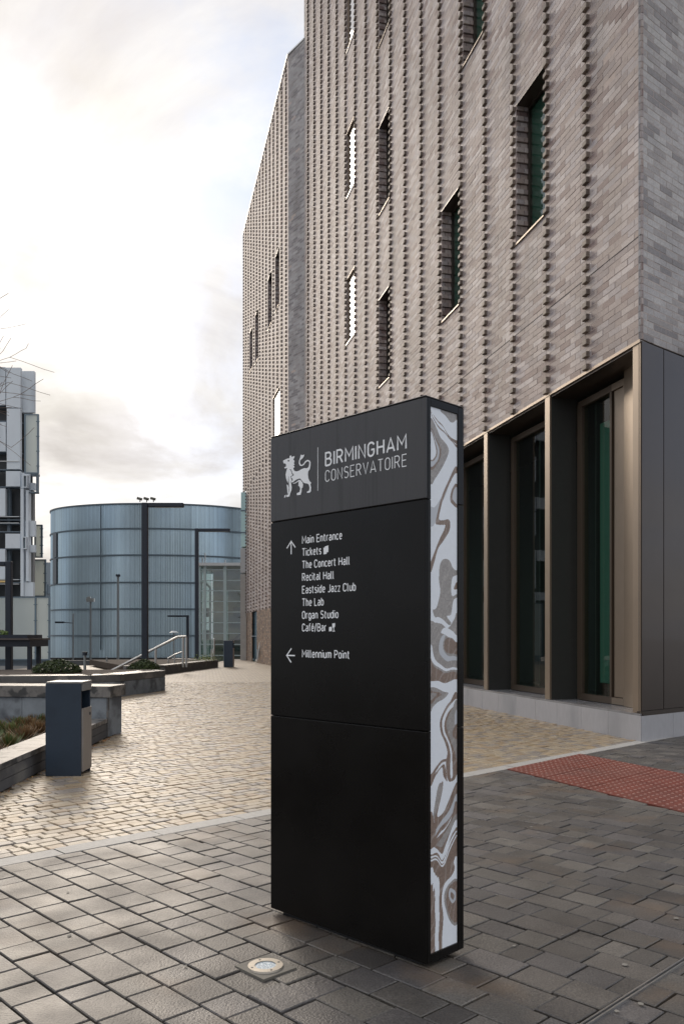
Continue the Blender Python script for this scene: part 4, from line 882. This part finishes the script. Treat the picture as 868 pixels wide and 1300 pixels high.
HPOS = ['at the left edge under the back wall', 'second along the back wall', 'at mid bed, close under the back wall', 'in the middle of the bed', 'large one at the left edge of the picture', 'just left of the litter bin', 'touching the left side of the litter bin', 'front one nearest the kerb', 'small front one by the left edge',
        'mostly cut off by the left edge', 'between two brown ones under the back wall', 'right behind the bin, under the back wall', 'outside the left edge, nearest the camera', 'hidden mostly behind the litter bin']
for i, (px, py, kd) in enumerate(plants):
    Z = F*(E-.20)/(py+9-HY); c = W(px, py+9, Z); c.z = .17
    if c.x > -3.55+(-(c.y-8)*.04): c.x = -3.6
    nm = 'russet brown' if kd == 'b' else 'green'
    r = empty('heather_plant', c, f'low {nm} heather tuft on the soil, {HPOS[i]}', 'plant', f'{nm} heather tufts in the nearest planter')
    m_ = MB(); pal = HPAL[kd]+(HPAL['b'][:1] if kd == 'g' else [])
    for k in range(340):
        t = random.random()*6.283; rr = abs(random.gauss(0, .085)); b_ = c+Vector((math.cos(t)*rr*.7, math.sin(t)*rr*.7, 0)); hgt = random.uniform(.06, .17)*(1-rr*1.5)
        tip = b_+Vector((math.cos(t)*rr*.9+random.gauss(0, .015), math.sin(t)*rr*.9+random.gauss(0, .015), max(.03, hgt))); sd = Vector((math.sin(t), -math.cos(t), 0))*.006
        m_.cur = random.choice(pal); m_.add([b_-sd, b_+sd, tip+sd*.3, tip-sd*.3], [(0, 1, 2, 3)])
    m_.build('foliage', M_leaf, r)
m_ = MB()      # fallen leaves at the foot of the kerb
for k in range(260):
    t = random.random(); p = A0.lerp(A1+Vector((0, .5, 0)), .35+.65*t)+Vector((abs(random.gauss(.02, .035))+.01, 0, .004+random.random()*.01)); s_ = random.uniform(.008, .018); a = random.random()*6.28
    u = Vector((math.cos(a), math.sin(a), random.gauss(0, .3)))*s_; v = Vector((-math.sin(a), math.cos(a), random.gauss(0, .3)))*s_*.6
    m_.cur = random.choice([(.30, .12, .03), (.22, .10, .04), (.36, .20, .06), (.12, .07, .04)]); m_.add([p-u, p-v, p+u, p+v], [(0, 1, 2, 3)])
tag(m_.build('fallen_leaves', M_leaf), 'fallen orange leaves lying along the foot of the planter kerb', 'leaves', kind='stuff')
fl = MB()
for k in range(420):
    p = Vector((-6.1+random.gauss(0, .28), 36.6+random.gauss(0, .6), .33+abs(random.gauss(0, .13)))); s_ = .03; u = Vector((random.gauss(0, 1), random.gauss(0, 1), random.gauss(0, 1))).normalized()*s_; v = u.orthogonal().normalized()*s_*.5
    fl.cur = random.choice([(.16, .22, .05), (.10, .16, .04), (.30, .30, .10)]); fl.add([p-u, p-v, p+u, p+v], [(0, 1, 2, 3)])
tag(fl.build('flower_clump', M_leaf), 'pale green flower clump on the end of the far planter', 'plant')
# bare tree reaching in from the left
tr = empty('bare_tree', (-8.9, 15.5, 0), 'leafless young tree whose thin twigs reach in from the left edge', 'tree')
rt = random.Random(5); tv = MB(); tw = MB()
def grow(p, d, L, r, depth):
    mb = tv if depth < 2 else tw; n = 4
    for i in range(n):
        d2 = (d+Vector((rt.gauss(0, .10), rt.gauss(0, .10), rt.gauss(.03, .07)))).normalized(); q = p+d2*(L/n); mb.tube(p, q, r, r*.86, 6 if depth < 2 else 4); p, d, r = q, d2, max(.0055, r*.86)
        if depth < 4 and (depth > 0 or i > 0):
            for _ in range(rt.choice((1, 2)) if depth else 3):
                a = rt.random()*6.28; s_ = d.orthogonal().normalized(); s_ = Matrix.Rotation(a, 3, d) @ s_; nd = (d*.75+s_*.75+Vector((0, 0, .12))).normalized(); grow(p, nd, L*rt.uniform(.5, .68), max(.0055, r*.6), depth+1)
grow(Vector((-8.9, 15.5, -.02)), Vector((.03, 0, 1)), 6.9, .10, 0)
tv.build('trunk', M_bark, tr); tw.build('crown', mat('twig', (.20, .15, .12), .8), tr)
# ================================================================= LAMPS
def lamp(px, w, ytop, Z, ax, ath, label, group='square dark lamp posts'):
    c = W(px, HY, Z); c.z = 0 if Z < 60 else -1.28; r = empty('lamp_post', c, label, 'lamp post', group); hw = w/F*Z/2; top = E+(HY-ytop)/F*Z; t = ath/F*Z
    m_ = MB(); m_.bev(c.x-hw, c.y-hw, c.z, c.x+hw, c.y+hw, top, hw*.12); m_.build('pole', M_dark, r)
    e_ = (ax-HX)/F*Z; s = 1 if e_ > c.x else -1; a, b_ = sorted((c.x+s*hw*1.01, e_)); m_ = MB(); m_.bev(a, c.y-hw*.95, top-t, b_, c.y+hw*.95, top-.004, t*.12); ar = m_.build('arm', M_dark, r)
    m_ = MB(); m_.bb(a+.2*(b_-a), c.y-hw*.6, top-t-.012, b_-.06, c.y+hw*.6, top-t-.001); m_.build('light_strip', mat('lamp_diffuser', (.45, .45, .42), .4), ar)
    m_ = MB(); m_.bb(c.x-hw*1.7, c.y-hw*1.7, c.z, c.x+hw*1.7, c.y+hw*1.7, c.z+.03); m_.build('base_plate', M_dark, r)
    return r
l1 = lamp(184.5, 7.4, 638.5, 27.5, 233.5, 5.5, 'tallest dark lamp post with its arm pointing right, cameras on top')
for k in range(3):
    c = W(178+k*8.5, 633.5, 27.5); m_ = MB(); m_.tube(c+Vector((-.1, -.02, .03)), c+Vector((.07, .02, -.01)), .045, n=8); m_.tube(c+Vector((0, 0, -.1)), c, .02, n=6); m_.build('security_camera', mat('cam_grey', (.14, .14, .12), .5), l1)
lamp(250, 4.6, 671, 43, 292, 4.0, 'middle dark lamp post with its arm pointing right, standing on the far planter')
lamp(238.5, 3.0, 781, 70, 213, 2.2, 'smallest far dark lamp post with its arm pointing left, in front of the drum building')
lamp(12, 7.4, 713, 26, -60, 5.5, 'dark lamp post at the left edge with its arm leaving the picture')
# thin poles
def pole(px, ytop, Z, r_, label, head=None):
    c = W(px, HY, Z); c.z = -.06 if Z < 40 else -1.29; top = W(px, ytop, Z); r = empty('street_pole', c, label, 'pole'); m_ = MB(); m_.tube(c, top, r_, r_*.8, 10); m_.build('shaft', mat('pole_grey', (.22, .24, .25), .5), r)
    if head == 'camera': m_ = MB(); m_.box(top+Vector((0, 0, .12)), .26, .14, .12); m_.box(top+Vector((-.1, 0, .28)), .1, .1, .06); m_.build('camera_head', M_steel, r)
    if head == 'lantern':
        q = W(px, 791, Z); m_ = MB(); m_.tube(q, q+Vector((-.75, 0, .05)), .03, n=6); m_.box(q+Vector((-.95, 0, .05)), .3, .12, .06); m_.build('lantern', M_dark, r)
    if head == 'dome': m_ = MB(); m_.tube(top, top+Vector((0, 0, .10)), .27, .10, 16); m_.tube(top+Vector((0, 0, -.03)), top, .28, .28, 16); m_.build('lamp_shade', mat('white_shade', (.6, .62, .62), .5), r)
    if head == 'cap': m_ = MB(); m_.tube(top, top+Vector((0, 0, .14)), r_*1.7, n=10); m_.build('cap', M_dark, r)
pole(115.3, 764, 55, .07, 'thin grey pole with a box camera on top, left of the drum building centre', 'camera')
pole(93.3, 779, 58, .06, 'thin grey pole with a small lantern on a left arm', 'lantern')
pole(150.2, 732, 52, .085, 'plain thin grey mast with a small cap before the drum building', 'cap')
pole(221, 803, 50, .05, 'short grey post with a white dome lamp behind the stair rail', 'dome')
pole(108, 832, 33, .06, 'squat grey bollard right of the green bush', 'cap')
pole(136, 834, 36, .035, 'short thin steel post left of the stair rail', None)
# stair handrails
def rail(name, segs, Z, r_, label, m=M_steel, dz=0):
    P = [W(x, y, Z) for x, y in segs[0]]; r = empty(name, (P[0].x, P[0].y, 0), label, 'handrail'); m_ = MB()
    for a, b_ in zip(P, P[1:]): m_.tube(a, b_, r_, n=8)
    m_.build('rail', m, r)
    for sg_ in segs[1:]: m_ = MB(); m_.tube(W(*sg_[0], Z), W(*sg_[1], Z), r_*.9, n=8); m_.build('post', m, r)
    return r
rail('stair_rail', [[(138.5, 853), (226, 808.5), (236.5, 808)], [(157, 843), (157, 853)], [(197.8, 823), (197.8, 851)], [(232.5, 809), (232.5, 847)], [(236.8, 808), (236.8, 847)]], 31, .048, 'pale steel stair handrail rising to the right behind the planters')
rail('stair_rail', [[(213, 836), (222, 831), (233, 827)], [(214, 836), (214, 846)], [(222, 831), (222, 846)]], 34, .03, 'short low steel rail beside the upper end of the stair handrail')
rail('door_rail', [[(268.5, 838), (272, 822), (272, 811), (271, 811)], [(272, 811), (272, 838)], [(268.6, 824), (268.6, 838)]], 46, .04, 'small steel rail left of the far litter bin')
rail('door_rail', [[(327, 837), (331, 811), (332, 811)], [(331.5, 811), (331.5, 837)], [(327, 824), (327, 838)]], 43, .04, 'small steel rail by the blue glass door in the brown brick base')
# raised black frame with planting at left
tf = empty('planting_table', W(20, HY, 24)*1.0-Vector((0, 0, E)), 'black raised steel planting frame at the left edge, green plants on top', 'planter frame')
a = W(-60, 812, 24); b_ = W(40, 812, 24)
m_ = MB(); m_.bb(a.x, 23.9, W(0, 821, 24).z, b_.x, 25.4, W(0, 812.5, 24).z); m_.build('beam', M_dark, tf)
m_ = MB(); m_.bb(a.x, 23.75, W(0, 812.5, 24).z+.003, b_.x+.02, 25.5, W(0, 810.3, 24).z); m_.build('rim', mat('rim_grey', (.10, .085, .08), .6), tf)
m_ = MB(); m_.bb(a.x, 24.0, W(0, 810.2, 24).z, W(35, 0, 24).x, 25.2, W(0, 805.8, 24).z); m_.build('tray', M_dark, tf)
for x in (30.2, 34.8, -50): q = W(x, 812, 24); y_ = 24 if x != 30.2 else 25.0; m_ = MB(); m_.bb(q.x, y_, -.02, q.x+.11, y_+.11, W(0, 821, 24).z-.002); m_.build('leg', M_dark, tf)
m_ = MB(); leafmass(m_, W(-10, 806, 24.6), .55, .4, .16, 700, .04, [(.14, .22, .04), (.10, .16, .03), (.2, .27, .07)], zmin=0); m_.build('plants', M_leaf, tf)
# ================================================================= DRUM BUILDING
Dc = W(200, HY, 92); Dc.z = 0; RA, RB = 132/F*92, .0783*92; Zf = 92-RB
db = empty('drum_building', Dc, 'large oval drum building clad in blue grey ribbed sheeting with dark rings', 'building')
yr = [639.5, 671, 704.7, 739.4, 773, 807, 842]; hr = [E+(HY-y)/F*Zf for y in yr]; hr[-1] = -1.28
NR = 420; rr = random.Random(3)
tint = [1.0]*NR; t = 1
for i in range(NR):
    if rr.random() < .10: t = rr.uniform(.84, 1.12)
    tint[i] = t*rr.uniform(.95, 1.05)*(1.07 if i % 3 == 0 else .97)
for k in range(6):
    mb = MB(); z1, z0 = hr[k]-.05, hr[k+1]+.05; sh = [.88, 1.0, .97, .93, .9, .92][k]
    for i in range(NR):
        a0, a1_ = 2*math.pi*i/NR, 2*math.pi*(i+1)/NR; am = (a0+a1_)/2; c = [x*tint[(i+k*0) % NR]*sh for x in (.42, .54, .615)]
        P = [(Dc.x+(RA+e)*math.cos(w), Dc.y+(RB+e)*math.sin(w)) for w, e in ((a0, 0), (am, .035), (a1_, 0))]
        mb.cur = tuple(c)
        mb.add([(P[0][0], P[0][1], z0), (P[1][0], P[1][1], z0), (P[2][0], P[2][1], z0), (P[0][0], P[0][1], z1), (P[1][0], P[1][1], z1), (P[2][0], P[2][1], z1)], [(0, 1, 4, 3), (1, 2, 5, 4)])
    mb.build('ribbed_band', M_drum, db)
for k in range(7):
    mb = MB(); n = 96
    for i in range(n):
        a0, a1_ = 2*math.pi*i/n, 2*math.pi*(i+1)/n; h = hr[k]; q = [(Dc.x+(RA+e)*math.cos(w), Dc.y+(RB+e)*math.sin(w)) for w, e in ((a0, -.1), (a1_, -.1), (a1_, .13), (a0, .13))]
        mb.prism(q[::-1], h-.075, h+.075)
    mb.build('ring', mat('drum_ring', (.07, .10, .125), .5), db)
for px in (151,):         # vertical seams
    cx = (px-200)/132; w = -math.acos(max(-1, min(1, cx))); p = Vector((Dc.x+(RA+.1)*math.cos(w), Dc.y+(RB+.1)*math.sin(w), 0)); m_ = MB(); m_.box(p+Vector((0, 0, hr[0]/2)), .04, .04, hr[0]/2); m_.build('vertical_seam', mat('drum_ring'), db)
m_ = MB(); n = 64; m_.prism([(Dc.x+(RA-.2)*math.cos(2*math.pi*i/n), Dc.y+(RB-.2)*math.sin(2*math.pi*i/n)) for i in range(n)], -1.28, hr[0]-.1); m_.build('core', mat('drum_core', (.12, .16, .18), .6), db)
for k in (1, 2):
    w = -math.acos((86.5-200)/132); p = Vector((Dc.x+(RA+.14)*math.cos(w), Dc.y+(RB+.14)*math.sin(w), 0)); tg = Vector((-RA*math.sin(w), RB*math.cos(w), 0)).normalized(); m_ = MB(); m_.box(p+Vector((0, 0, (hr[k]+hr[k+1])/2)), .42, .07, (hr[k]-hr[k+1])/2-.09, tg); m_.build('dark_window', mat('drum_window', (.04, .05, .06), .3), db)
m_ = MB(); m_.bb(W(64, 0, 82).x, 81.9, -1.28, W(306, 0, 82).x, 82.3, W(0, 835, 82).z); m_.build('base_wall', M_void, db)
m_ = MB(); a = W(62, 838.5, 40); b_ = W(214, 0, 40); m_.bb(a.x, 40, -.05, b_.x, 40.4, a.z); tag(m_.build('retaining_wall', mat('dark_wall', (.06, .065, .07), .7, var=.2, vscale=1)), 'low dark retaining wall between the planters and the drum building', 'wall')
# ---- glazed annex in front of the drum
an = empty('glass_annex', W(280, HY, 62)-Vector((0, 0, E)), 'glazed stair annex with white frame between the drum and the brick wing', 'building')
zx = 62; ax0, ax1 = W(253.5, 0, zx).x, W(312, 0, zx).x; at = E+(HY-718.5)/F*zx
fm = mat('annex_frame', (.42, .50, .50), .45)
m_ = MB(); m_.bb(ax0-.15, zx-.3, at, ax1, zx+8, at+.22); m_.build('roof', mat('annex_roof', (.62, .62, .62), .5), an)
m_ = MB(); m_.bb(ax0+.5, zx+3.4, -1.28, ax1, zx+3.7, at-.02); m_.build('inner_wall', mat('annex_wall', (.30, .285, .24), .8, var=.12, vscale=.7), an)
hs = [852, 832, 818, 804, 790.5, 777, 763.5, 750, 737, 723]
xs = [254.5, 260.5, 269, 286, 311]
for i in range(len(xs)-1):
    for j in range(len(hs)-1):
        a = W(xs[i], hs[j], zx); b_ = W(xs[i+1], hs[j+1], zx); m_ = MB(); m_.bb(a.x+.03, zx-.0, max(a.z, -1.28)+.03, b_.x-.03, zx+.03, b_.z-.03); m_.build('glass_pane', M_agl, an)
for h in hs[1:]: q = W(0, h, zx); m_ = MB(); m_.bb(ax0, zx-.06, q.z-.035, ax1, zx-.002, q.z+.035); m_.build('transom', fm, an)
for x, w in ((254.5, .05), (260.5, .1), (286, .12)): q = W(x, 0, zx); m_ = MB(); m_.bb(q.x-w, zx-.12, -1.28, q.x+w, zx-.062, at-.002); m_.build('mullion', fm, an)
m_ = MB(); m_.tube(W(259, 738, zx+1.5), W(267, 746, zx+1.5), .09, n=6); m_.tube(W(267, 746, zx+1.5), Vector((W(267, 0, zx+1.5).x, zx+1.5, 0)), .10, n=6); m_.tube(W(288, 750, zx+1.5), Vector((W(288, 0, zx+1.5).x, zx+1.5, 0)), .10, n=6); m_.build('column', fm, an)
m_ = MB(); m_.hexa([W(282, 828, zx+2.5), W(306, 806, zx+2.5), W(306, 806, zx+3.3), W(282, 828, zx+3.3), W(282, 824, zx+2.5), W(306, 802, zx+2.5), W(306, 802, zx+3.3), W(282, 824, zx+3.3)]); m_.build('stair_flight', mat('stair_dark', (.06, .07, .07), .6), an)
m_ = MB()
for (xa, ya, xb, yb) in ((296, 771, 307, 782), (293, 811, 306, 834), (262, 772, 268, 783), (262, 800, 268, 812), (289, 790, 306, 792)): a = W(xa, yb, zx+3.2); b_ = W(xb, ya, zx+3.2); m_.bb(a.x, zx+3.1, a.z, b_.x, zx+3.38, b_.z)
m_.build('inner_opening', mat('inner_teal', (.05, .09, .10), .4), an)
m_ = MB(); m_.bb(ax0-.05, zx+.1, 0, ax0+.05, zx+7.5, at-.01); m_.build('side_frame', M_agl, an)
for x, y0_, y1_ in ((257.2, 717.5, 708), (260.5, 717.5, 702), (286, 717.5, 711)): m_ = MB(); m_.tube(W(x, y0_, zx), W(x, y1_, zx), .04, n=6); m_.build('roof_spike', M_steel, an)
# ================================================================= WHITE PANELLED BUILDING (left)
ZB = 46.0
wb = empty('panelled_building', W(0, HY, ZB)-Vector((0, 0, E)), 'white panelled building with dark openings at the left edge', 'building')
def pr(name, x0, y0, x1, y1, m, front=0.0, dep=.25, parent=wb, base=ZB):
    Zq = base+front; a = W(x0, y1, Zq); b_ = W(x1, y0, Zq); m_ = MB(); m_.bb(a.x, Zq, a.z, b_.x, Zq+dep, b_.z); return m_.build(name, m, parent)
def core(x0, x1, y0, y1, Za, Zb, px=None):
    m_ = MB(); m_.prism([(W(x0, 0, Za).x, Za), (W(x1, 0, Za).x, Za), (W((px or x1)-6, 0, Zb).x, Zb), (W(x0-(0 if x0 < 0 else 9), 0, Zb).x, Zb)], 0, E+(HY-y0)/F*Za); m_.build('structure_core', mat('core_dark', (.05, .055, .06), .6), wb)
core(-420, 26, 474, 837, ZB+.9, ZB+13); core(26.1, 42, 522, 838, ZB+.95, ZB+10)  # first core's unseen left run is added to keep bright sky out of glass reflections
pr('panel', -9, 466, 7.2, 514.2, M_panel); pr('panel', 8.3, 466.6, 26.4, 517.5, M_panel); pr('panel', 27.6, 471, 43.6, 523.6, M_panel, .35)
pr('panel', -9, 535.8, 7.6, 573, M_panel); pr('panel', 9, 518.6, 26, 595.5, M_panel); pr('panel', 8, 598, 26, 617.4, M_panel)
pr('panel', -9, 620, 7.2, 655, M_panel); pr('panel', -9, 697, 7, 735, M_panel, .0); pr('panel', 7.2, 677.5, 26, 696, M_panel)
pr('panel', 26.2, 600, 37, 620, M_panel, .1) ; pr('column', 26.4, 620.4, 30.4, 757, M_panel, .05, .4); pr('column', 33.2, 622, 36.6, 738, M_panel, .05, .4)
pr('panel', 31, 739, 42.5, 757, M_panel, .15); pr('panel', 37, 613, 44.5, 622, M_panel, .3); pr('panel', 32.5, 661, 44.4, 681, M_panel, .2); pr('panel', 37, 691.8, 44.6, 701, M_panel, .25)
for (x0, y0, x1, y1) in ((29.4, 603, 34.6, 619), (28.4, 681.3, 33.6, 697)):
    for a in ((x0, y0, x1, y0+1.2), (x0, y1-1.2, x1, y1), (x0, y0+1.2, x0+1.1, y1-1.2), (x1-1.1, y0+1.2, x1, y1-1.2)): pr('window_frame', *a, M_panel, -.12, .2)
    pr('window', x0+1.1, y0+1.2, x1-1.1, y1-1.2, mat('grey_pane', (.14, .18, .20), .2), .0, .1)
pr('recess_panel', 9.5, 618, 13.5, 676, M_grey, .4); pr('recess_panel', 9.5, 697, 13.5, 757, M_grey, .4)
pr('recess_panel', 37.5, 623, 43, 661, mat('recess_grey', (.26, .26, .26), .7), .6); pr('recess_panel', 37.5, 701, 42.8, 739, mat('recess_grey'), .6)
for y in (514.3, 534.2, 573.2, 595.7, 617.6, 655.2, 659.5, 664, 674.5, 696.2, 735.2, 739): pr('floor_edge', -9, y, 25.9, y+1.2, M_grey, .12, .5)
for y in (585, 655.5, 663.5, 735.5, 741): pr('guard_rail', -9, y, 24.5, y+.8, M_steel, -.05, .06)
pr('yellow_light_box', 0, 737, 8.5, 739.3, mat('amber_box', (.7, .5, .2), .5), -.1, .1)
# run of plain bays further left, outside the picture but reflected in the glass
for i in range(4):
    x1 = -10-i*56
    for j, (y0, y1) in enumerate(((466, 514), (536, 573), (597, 618), (620, 655), (677, 697), (697, 735), (741, 757))): pr('panel', x1-26, y0, x1-1, y1, M_panel); pr('panel', x1-54, y0, x1-28, y1-4, M_panel) if (i+j) % 2 else None
def screen(x0, y0, x1, y1, Z, label, posts=(), clamps=4):
    r = empty('glass_screen', W((x0+x1)/2, HY, Z)-Vector((0, 0, E)), label, 'glass screen')
    if y1 < 835: r.location.z = W(0, y1, Z).z
    q = lambda nm, a, b_, c, d, m, f0, f1: pr(nm, a, b_, c, d, m, f0, f1, r, Z)
    q('frosted_pane', x0+.9, y0+.9, x1-.9, y1-.9, M_frost, .02, .05)
    fmx = mat('screen_frame', (.15, .21, .26), .45)
    for a in ((x0, y0, x1, y0+1.3), (x0, y1-1.3, x1, y1), (x0, y0+1.3, x0+1.8, y1-1.3), (x1-1.8, y0+1.3, x1, y1-1.3)): q('frame', *a, fmx, 0, .12)
    for p in posts: q('post', p-1, y0+1.3, p+1, y1-1.3, fmx, -.05, .06)
    for p in list(posts)+[x1-1]:
        for k in range(clamps): y = y0+(y1-y0)*(k+.5)/clamps; q('clamp', p-2.2, y-.5, p+2.2, y+.5, fmx, -.09, .03)
    return r
screen(31.2, 525.5, 49.3, 601, 45.0, 'tall frosted glass fin high on the corner of the white panelled building')
screen(43.8, 666, 54, 708, 52, 'small frosted glass screen projecting behind the white panelled building, middle height')
screen(41, 710, 58.5, 757.5, 50, 'frosted glass screen just above the long ground level screen')
screen(-80, 757.5, 63.5, 838, 43, 'wide frosted blue glass screen at ground level with clamped posts', posts=(45.3, -20), clamps=4)
pr('bracket', 40, 601.2, 48.5, 604, M_grey, .0, .3); pr('bracket', 46.2, 604, 48.5, 625, M_grey, .0, .2); pr('bracket', 38, 624, 48, 626, M_grey, .1, .3)
pr('service_wall', -80, 838, 62, 858, mat('service_wall_mat', (.20, .24, .28), .7), -2.5, 1.0)
# grey block behind
gb = empty('grey_office_block', W(64, HY, 120)-Vector((0, 0, E)), 'distant grey glazed block glimpsed between the panelled building and the drum', 'building')
m_ = MB(); a = W(40, 838, 120); b_ = W(90, 714, 120); m_.bb(a.x, 120, -1, b_.x, 130, b_.z); m_.build('wall', mat('office_wall', (.20, .235, .27), .6), gb)
for y in (742, 757, 772, 787, 802, 817):
    for x in (58, 62, 66): a = W(x, y+12, 120); b_ = W(x+3.4, y, 120); m_ = MB(); m_.bb(a.x, 119.8, a.z, b_.x, 120.1, b_.z); m_.build('window', mat('office_window', (.10, .14, .18), .2, spec=.8), gb)
# far tree line and low roofs closing the horizon to the left
print('objects', len(bpy.data.objects))
